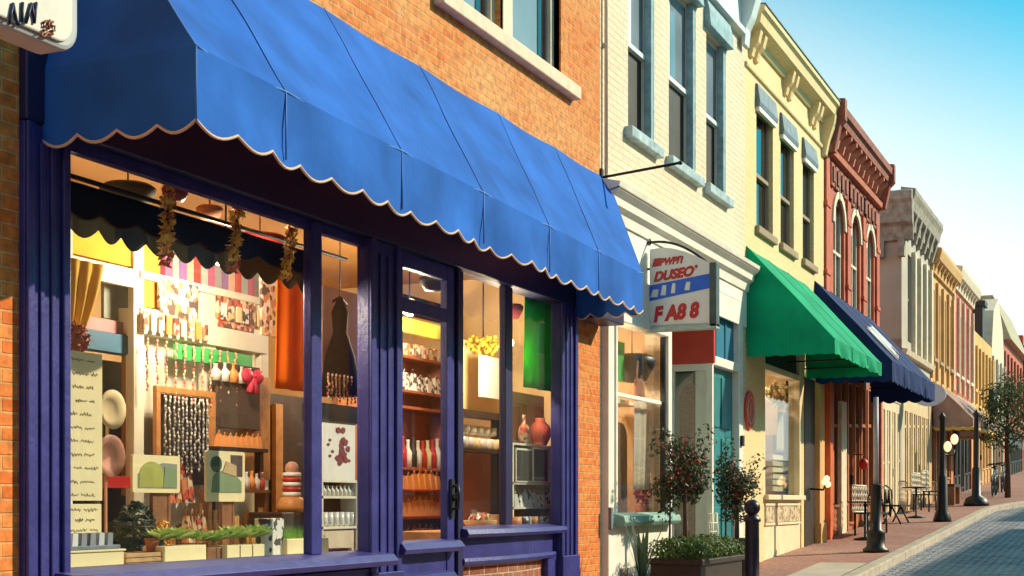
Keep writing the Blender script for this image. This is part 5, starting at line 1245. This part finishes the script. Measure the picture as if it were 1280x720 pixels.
# planter with hedge and two standard shrubs
g = ZG(16.7)
t = thing('hedge_planter','long brown planter with a clipped green hedge before the white shop','planter',(16.7,4.9,g))
zt = 1.34
MB().box(15.8,17.65,4.62,5.22,g-.06,zt-.14).box(15.76,17.69,4.58,5.26,zt-.2,zt-.13).build('box',M['darkwood'],t,bevel=.015)
hg = MB(); rnd = random.Random(17)
for i in range(17):
    hg.leaves((15.85+i*.112,4.92+rnd.uniform(-.05,.05),zt-.06+rnd.uniform(-.02,.05)),(.16,.37,.15),330,.05,rnd,shell=.45)
hg.build('hedge',M['hedge'],t)
def standard(px,py,Y,r_,label,seed,zb):
    x,z = at(px,py,Y); t = thing('standard_shrub',label,'shrub',(x,Y,zb),'round headed shrubs in front of the shops'); rnd = random.Random(seed)
    st = MB().tube([(x,Y,zb),(x+.02,Y,(zb+z)/2),(x,Y,z)],[.035,.028,.022],7); cl = []
    for i in range(22):
        d = Vector((rnd.gauss(0,1),rnd.gauss(0,1),rnd.gauss(0,1))).normalized()*r_*rnd.uniform(.4,1.4)
        e = (x+d.x,Y+d.y*.8,z+d.z*1.1); st.tube([(x,Y,z-.15),e],[.012,.005],5); cl.append(e)
    for k in range(5):
        a = rnd.uniform(0,2*PI); e = (x+.5*r_*math.cos(a)*2,Y+.3*math.sin(a),z+r_*rnd.uniform(1.2,1.9)); st.tube([(x,Y,z),e],[.01,.004],5); cl.append(e)
    st.build('trunk',M['bark'],t)
    lf = MB(); fl = MB()
    for i,e in enumerate(cl):
        lf.leaves(e,(.17,.15,.17),rnd.randint(40,110) if i < 22 else 30,.062,rnd,shell=.7)
        fl.leaves(e,(.17,.16,.17),rnd.randint(4,26) if i < 22 else 6,.05,rnd,shell=.9)
    lf.build('crown',M['bush'],t); fl.build('flowers',M['flower'],t)['kind']='stuff'
standard(856,598,4.95,.25,'taller round shrub with dark red flowers growing in the hedge planter',5,1.1)
# second shrub in its own urn behind
x2,z2 = at(921,612,5.05); g2 = ZG(x2)
t = thing('shrub_pot','dark tapered pot holding the smaller round shrub','pot',(x2,5.05,g2))
MB().lathe([(0,0),(.2,0),(.17,.06),(.27,.55),(.30,.58),(.30,.63),(.26,.63),(.0,.56)],(x2,5.05,g2)).build('pot',M['darkwood'],t)
standard(921,614,5.05,.24,'smaller round shrub with dark red flowers in a dark pot',9,g2+.55)
# slim climbing shrubs either side of the entry
def climber(px,py0,py1,Y,label,seed):
    x,z0_ = at(px,py1,Y); z1_ = at(px,py0,Y)[1]; t = thing('climbing_plant',label,'plant',(x,Y,z0_)); rnd = random.Random(seed)
    MB().tube([(x,Y,z0_),(x+.03,Y,(z0_+z1_)/2),(x-.02,Y,z1_)],[.014,.01,.005],5).build('stem',M['bark'],t); lf = MB()
    for i in range(9): lf.leaves((x+rnd.gauss(0,.05),Y+rnd.gauss(0,.05),z0_+(z1_-z0_)*(.25+.75*i/9)),(.10,.09,.10),26,.06,rnd)
    lf.build('leaves',M['bush'],t)
climber(837,540,680,5.1,'thin climbing plant left of the taller round shrub',3)
climber(907,543,680,5.2,'thin climbing plant in front of the teal door',4)
# spiky plant
x,z = at(803,716,5.0); g3 = ZG(x); t = thing('spiky_plant','dark spiky plant in a pot against the white shop panel','plant',(x,5.0,g3))
MB().lathe([(0,0),(.16,0),(.21,.42),(.22,.45),(.19,.45),(0,.40)],(x,5.0,g3)).build('pot',M['black'],t); lf = MB(); rnd = random.Random(13)
for i in range(13):
    a = rnd.uniform(0,2*PI); h_ = rnd.uniform(.45,.85); s_ = rnd.uniform(.05,.22); w = .035
    b0 = Vector((x,5.0,g3+.4)); m1 = b0+Vector((math.cos(a)*s_*.6,math.sin(a)*s_*.6,h_*.55)); tp = b0+Vector((math.cos(a)*s_*1.3,math.sin(a)*s_*1.3,h_)); sd = Vector((-math.sin(a),math.cos(a),0))*w
    lf.add([b0-sd*.7,b0+sd*.7,m1+sd,tp,m1-sd],[(0,1,2,3,4)])
lf.build('leaves',leafmat('aloe_leaves',(.02,.06,.035),(.06,.12,.06)),t)
# cream wire chair
x,z = at(908,690,5.25); gch = ZG(x); t = thing('wire_chair','cream wire chair in front of the teal door','chair',(x,5.2,gch)); c = M['lattice_iron']
MB().box(x-.22,x+.22,5.0,5.42,gch+.44,gch+.47).build('seat',c,t)
q = MB().tube([(x-.22,5.42,gch+.45),(x-.22,5.45,gch+.95),(x+.22,5.45,gch+.95),(x+.22,5.42,gch+.45)],.014)
for i in range(5): q.tube([(x-.18+i*.09,5.43,gch+.47),(x-.18+i*.09,5.45,gch+.95)],.007,5)
for i in range(3): q.tube([(x-.22,5.44,gch+.58+i*.12),(x+.22,5.44,gch+.58+i*.12)],.007,5)
q.build('backrest',c,t)
for dx in (-.2,.2):
    for y_ in (5.02,5.40): MB().tube([(x+dx,y_,gch+.44),(x+dx*1.1,y_,gch)],.013,6).build('leg',c,t)
# cafe pieces in front of the red building
def lattice_bench(x,y,label,w=1.3,m=None,back=True):
    g = ZG(x); m = m or M['lattice_iron']; t = thing('lattice_bench',label,'bench',(x,y,g)); bx = MB()
    MB().box(x-w/2,x+w/2,y,y+.42,g+.42,g+.45).build('seat',M['black'],t)
    for i in range(9):
        a = x-w/2+i*w/8
        for k in range(4): bx.ball((a,y+.44,g+.52+k*.13),.045,.02,.05,6,4)
        bx.tube([(a,y+.44,g+.44),(a,y+.44,g+.98)],.007,4)
    bx.tube([(x-w/2,y+.44,g+.98),(x+w/2,y+.44,g+.98)],.015).tube([(x-w/2,y+.44,g+.46),(x+w/2,y+.44,g+.46)],.015); bx.build('backrest',m,t)
    for dx in (-w/2+.05,w/2-.05):
        for dy in (.03,.40): MB().tube([(x+dx,y+dy,g+.42),(x+dx,y+dy,g)],.02,6).build('leg',M['black'],t)
    return t
lattice_bench(28.9,4.75,'white lattice backed iron bench under the navy awning',1.5)
def scroll_bench(x,y,label):
    g = ZG(x); t = thing('iron_bench',label,'bench',(x,y,g)); MB().box(x-.7,x+.7,y,y+.4,g+.38,g+.42).build('seat',M['black'],t)
    b = MB()
    for s_ in (-1,1): b.tube([(x+s_*(.1+.5*i/12),y+.4,g+.45+.3*math.sin(i*.55)) for i in range(13)],.02,5)
    b.tube([(x-.7,y+.4,g+.4),(x-.72,y+.42,g+.75),(x,y+.43,g+.85),(x+.72,y+.42,g+.75),(x+.7,y+.4,g+.4)],.018,5); b.build('backrest',M['black'],t)
    for dx in (-.6,.6):
        for s_ in (-1,1): MB().tube([(x+dx,y+.2,g+.38),(x+dx+s_*.06,y+.2+s_*.2,g)],.02,5).build('leg',M['black'],t)
scroll_bench(32.6,4.85,'low black iron scroll bench by the cream shop')
def cafe_table(x,y,label):
    g = ZG(x); t = thing('cafe_table',label,'table',(x,y,g)); MB().lathe([(0,.70),(.33,.70),(.33,.73),(0,.73)],(x,y,g)).build('top',M['black'],t); MB().lathe([(0,0),(.22,0),(.2,.03),(.025,.06),(.025,.70),(0,.70)],(x,y,g)).build('pedestal',M['black'],t)
cafe_table(27.6,4.85,'round black cafe table in front of the orange red post')
cafe_table(34.9,4.95,'round black cafe table in front of the low cream shop')
lattice_bench(37.6,4.9,'pale lattice bench by the grey building shopfront',1.4)
lattice_bench(39.6,4.95,'pale lattice bench farther along, near the flared post',1.2)
# lit wall lamp
x,z = at(1029,604,5.35); t = thing('wall_lantern','lit cluster of wall lamp globes beside the orange red post','wall lamp',(x,5.35,z))
MB().tube([(x,5.6,z-.1),(x,5.35,z-.12),(x,5.3,z)],.02).build('arm',M['black'],t)
for dx,dz in ((-.12,.02),(.05,.08),(.16,-.02)): MB().ball((x+dx,5.3,z+dz),.06,n=12,m=8).build('globe',M['bulb'],t)
# little red stand-in lantern for an unclear reddish shape by the dark door
x,z = at(1077,580,5.5); t = thing('stand_in_lantern','small red stand-in lantern for an unclear shape beside the cream panel of the red building','lantern',(x,5.5,z))
MB().lathe([(0,-.12),(.06,-.11),(.10,-.04),(.10,.05),(.05,.11),(0,.12)],(x,5.46,z),14).build('lantern_body',M['red'],t); MB().tube([(x,5.64,z+.2),(x,5.46,z+.2),(x,5.46,z+.11)],.012).build('bracket',M['black'],t)
# ------------------------------------------------------------------ opposite side of the street: unseen row added to shade the road
def opposite(x0,x1,zt,m,label,n):
    r_ = thing('unseen_opposite_building',label,'building',((x0+x1)/2,-9.5,ZG(x0))); w = (x1-x0)/n
    hs = []
    for i in range(n):
        c = x0+w*(i+.5); hs += [(c-w*.28,c+w*.28,zt-4.2,zt-1.6),(c-w*.36,c+w*.36,ZG(x0)+.7,ZG(x0)+3.4)]
    mb = MB(); holes_wall(mb,x0,x1,ZG(x0)-.4,zt,-9.5,hs,-.25); yb_=-19
    mb.quad((x0,-9.5,ZG(x0)-.4),(x0,yb_,ZG(x0)-.4),(x0,yb_,zt),(x0,-9.5,zt)); mb.quad((x1,-9.5,ZG(x0)-.4),(x1,yb_,ZG(x0)-.4),(x1,yb_,zt),(x1,-9.5,zt)); mb.quad((x0,yb_,ZG(x0)-.4),(x1,yb_,ZG(x0)-.4),(x1,yb_,zt),(x0,yb_,zt)); mb.quad((x0,-9.5,zt),(x1,-9.5,zt),(x1,yb_,zt),(x0,yb_,zt))
    mb.build('wall',m,r_)
    for a,b,c,d in hs:
        f = MB().box(a,a+.08,-9.72,-9.66,c,d).box(b-.08,b,-9.72,-9.66,c,d).box(a+.08,b-.08,-9.72,-9.66,d-.08,d).box(a+.08,b-.08,-9.72,-9.66,c,c+.08).box(a+.08,b-.08,-9.72,-9.66,(c+d)/2-.04,(c+d)/2+.04).build('window',M['white'],r_)
        MB().box(a+.08,b-.08,-9.74,-9.73,c+.08,d-.08).build('pane',M['paneblue'],f)
    MB().box(x0,x1,-9.5,-9.2,zt-.4,zt-.0).build('cornice',M['white'],r_)
OPH = 9.9  # row height chosen so its shadow covers the road
opposite(-24,5.8,10.6,M['amber'],'unseen amber building added across the street behind the camera',6)  # added out of view to cut low sky light
nb = building('unseen_neighbour_building','unseen tan building added behind the camera on the shop side',-22,1.9,10.0,M['tan'],[(-18,-16,6,8),(-12,-10,6,8),(-6,-4,6,8)])  # unseen block added to keep low sky off the awning ends
for a_ in (-18,-12,-6): sash(nb,a_,a_+2,6,8,5.7,M['white'])
def oz(xa,xb): return SL*((xa+xb)/2-11)-.15+OPH
opposite(6,17,oz(6,17),M['creambrick'],'cream building added across the street outside the frame on the left',4)
opposite(17,30.2,oz(17,30.2),M['yellow'],'yellow building added across the street outside the frame',5)
opposite(32.6,43.0,oz(32.6,43),M['brick'],'orange brick building added across the street outside the frame',4)
opposite(46.4,54,oz(46.4,54),M['tan'],'tan building added across the street outside the frame',3)
opposite(60,72,oz(60,72)-2,M['amber'],'amber building added across the street outside the frame',4)

# ------------------------------------------------------------------ light, sky, camera
SUN_EL = R(32); AZ = R(40)      # azimuth: from -Y towards +X
ts = Vector((math.sin(AZ)*math.cos(SUN_EL), -math.cos(AZ)*math.cos(SUN_EL), math.sin(SUN_EL)))
sl_ = bpy.data.lights.new('sun','SUN'); sl_.energy = 4.5; sl_.angle = R(.6); sl_.color = (1,.83,.61)
so = bpy.data.objects.new('sun', sl_); COL.objects.link(so); so.rotation_euler = ts.to_track_quat('Z','Y').to_euler(); so.location = (20,-20,30)
wd = bpy.data.worlds.new('World'); S.world = wd; wd.use_nodes = True
N = wd.node_tree.nodes; L = wd.node_tree.links
sk = N.new('ShaderNodeTexSky'); sk.sky_type = 'NISHITA'; sk.sun_disc = False; sk.sun_elevation = SUN_EL
sk.sun_rotation = math.atan2(ts.x, ts.y); sk.air_density = 1.0; sk.dust_density = 1.5; sk.ozone_density = 1.0
tcw = N.new('ShaderNodeTexCoord'); spw = N.new('ShaderNodeSeparateXYZ'); L.new(tcw.outputs['Generated'], spw.inputs[0])
mrw = N.new('ShaderNodeMapRange'); mrw.interpolation_type = 'SMOOTHSTEP'; mrw.inputs['From Min'].default_value = .26; mrw.inputs['From Max'].default_value = .475
dtw = N.new('ShaderNodeVectorMath'); dtw.operation = 'DOT_PRODUCT'; dtw.inputs[1].default_value = (.16,-.366,1.0); L.new(tcw.outputs['Generated'], dtw.inputs[0])
L.new(dtw.outputs['Value'], mrw.inputs['Value'])
mxw = N.new('ShaderNodeMix'); mxw.data_type = 'RGBA'; L.new(mrw.outputs['Result'], mxw.inputs['Factor'])
mxw.inputs['A'].default_value = (9.0,9.9,9.4,1)
hsw = N.new('ShaderNodeMix'); hsw.data_type = 'RGBA'; hsw.blend_type = 'MULTIPLY'; hsw.inputs['Factor'].default_value = 1
L.new(sk.outputs[0], hsw.inputs['A']); hsw.inputs['B'].default_value = (.05,1.28,1.40,1)
L.new(hsw.outputs['Result'], mxw.inputs['B'])
L.new(mxw.outputs['Result'], N['Background'].inputs[0]); N['Background'].inputs[1].default_value = .088
cam = bpy.data.cameras.new('camera'); co = bpy.data.objects.new('camera', cam); COL.objects.link(co)
co.location = (0,0,ZC); co.rotation_euler = (R(90),0,TH-R(90)); cam.sensor_width = 36; cam.lens = 36*FPX/1280; cam.shift_y = 268/1280
cam.clip_start = .1; cam.clip_end = 3000; S.camera = co
S.view_settings.view_transform = 'Standard'; S.view_settings.look = 'None'; S.view_settings.exposure = .42; S.view_settings.gamma = 1
S.cycles.max_bounces = 8; S.cycles.transparent_max_bounces = 16; S.cycles.sample_clamp_indirect = 4
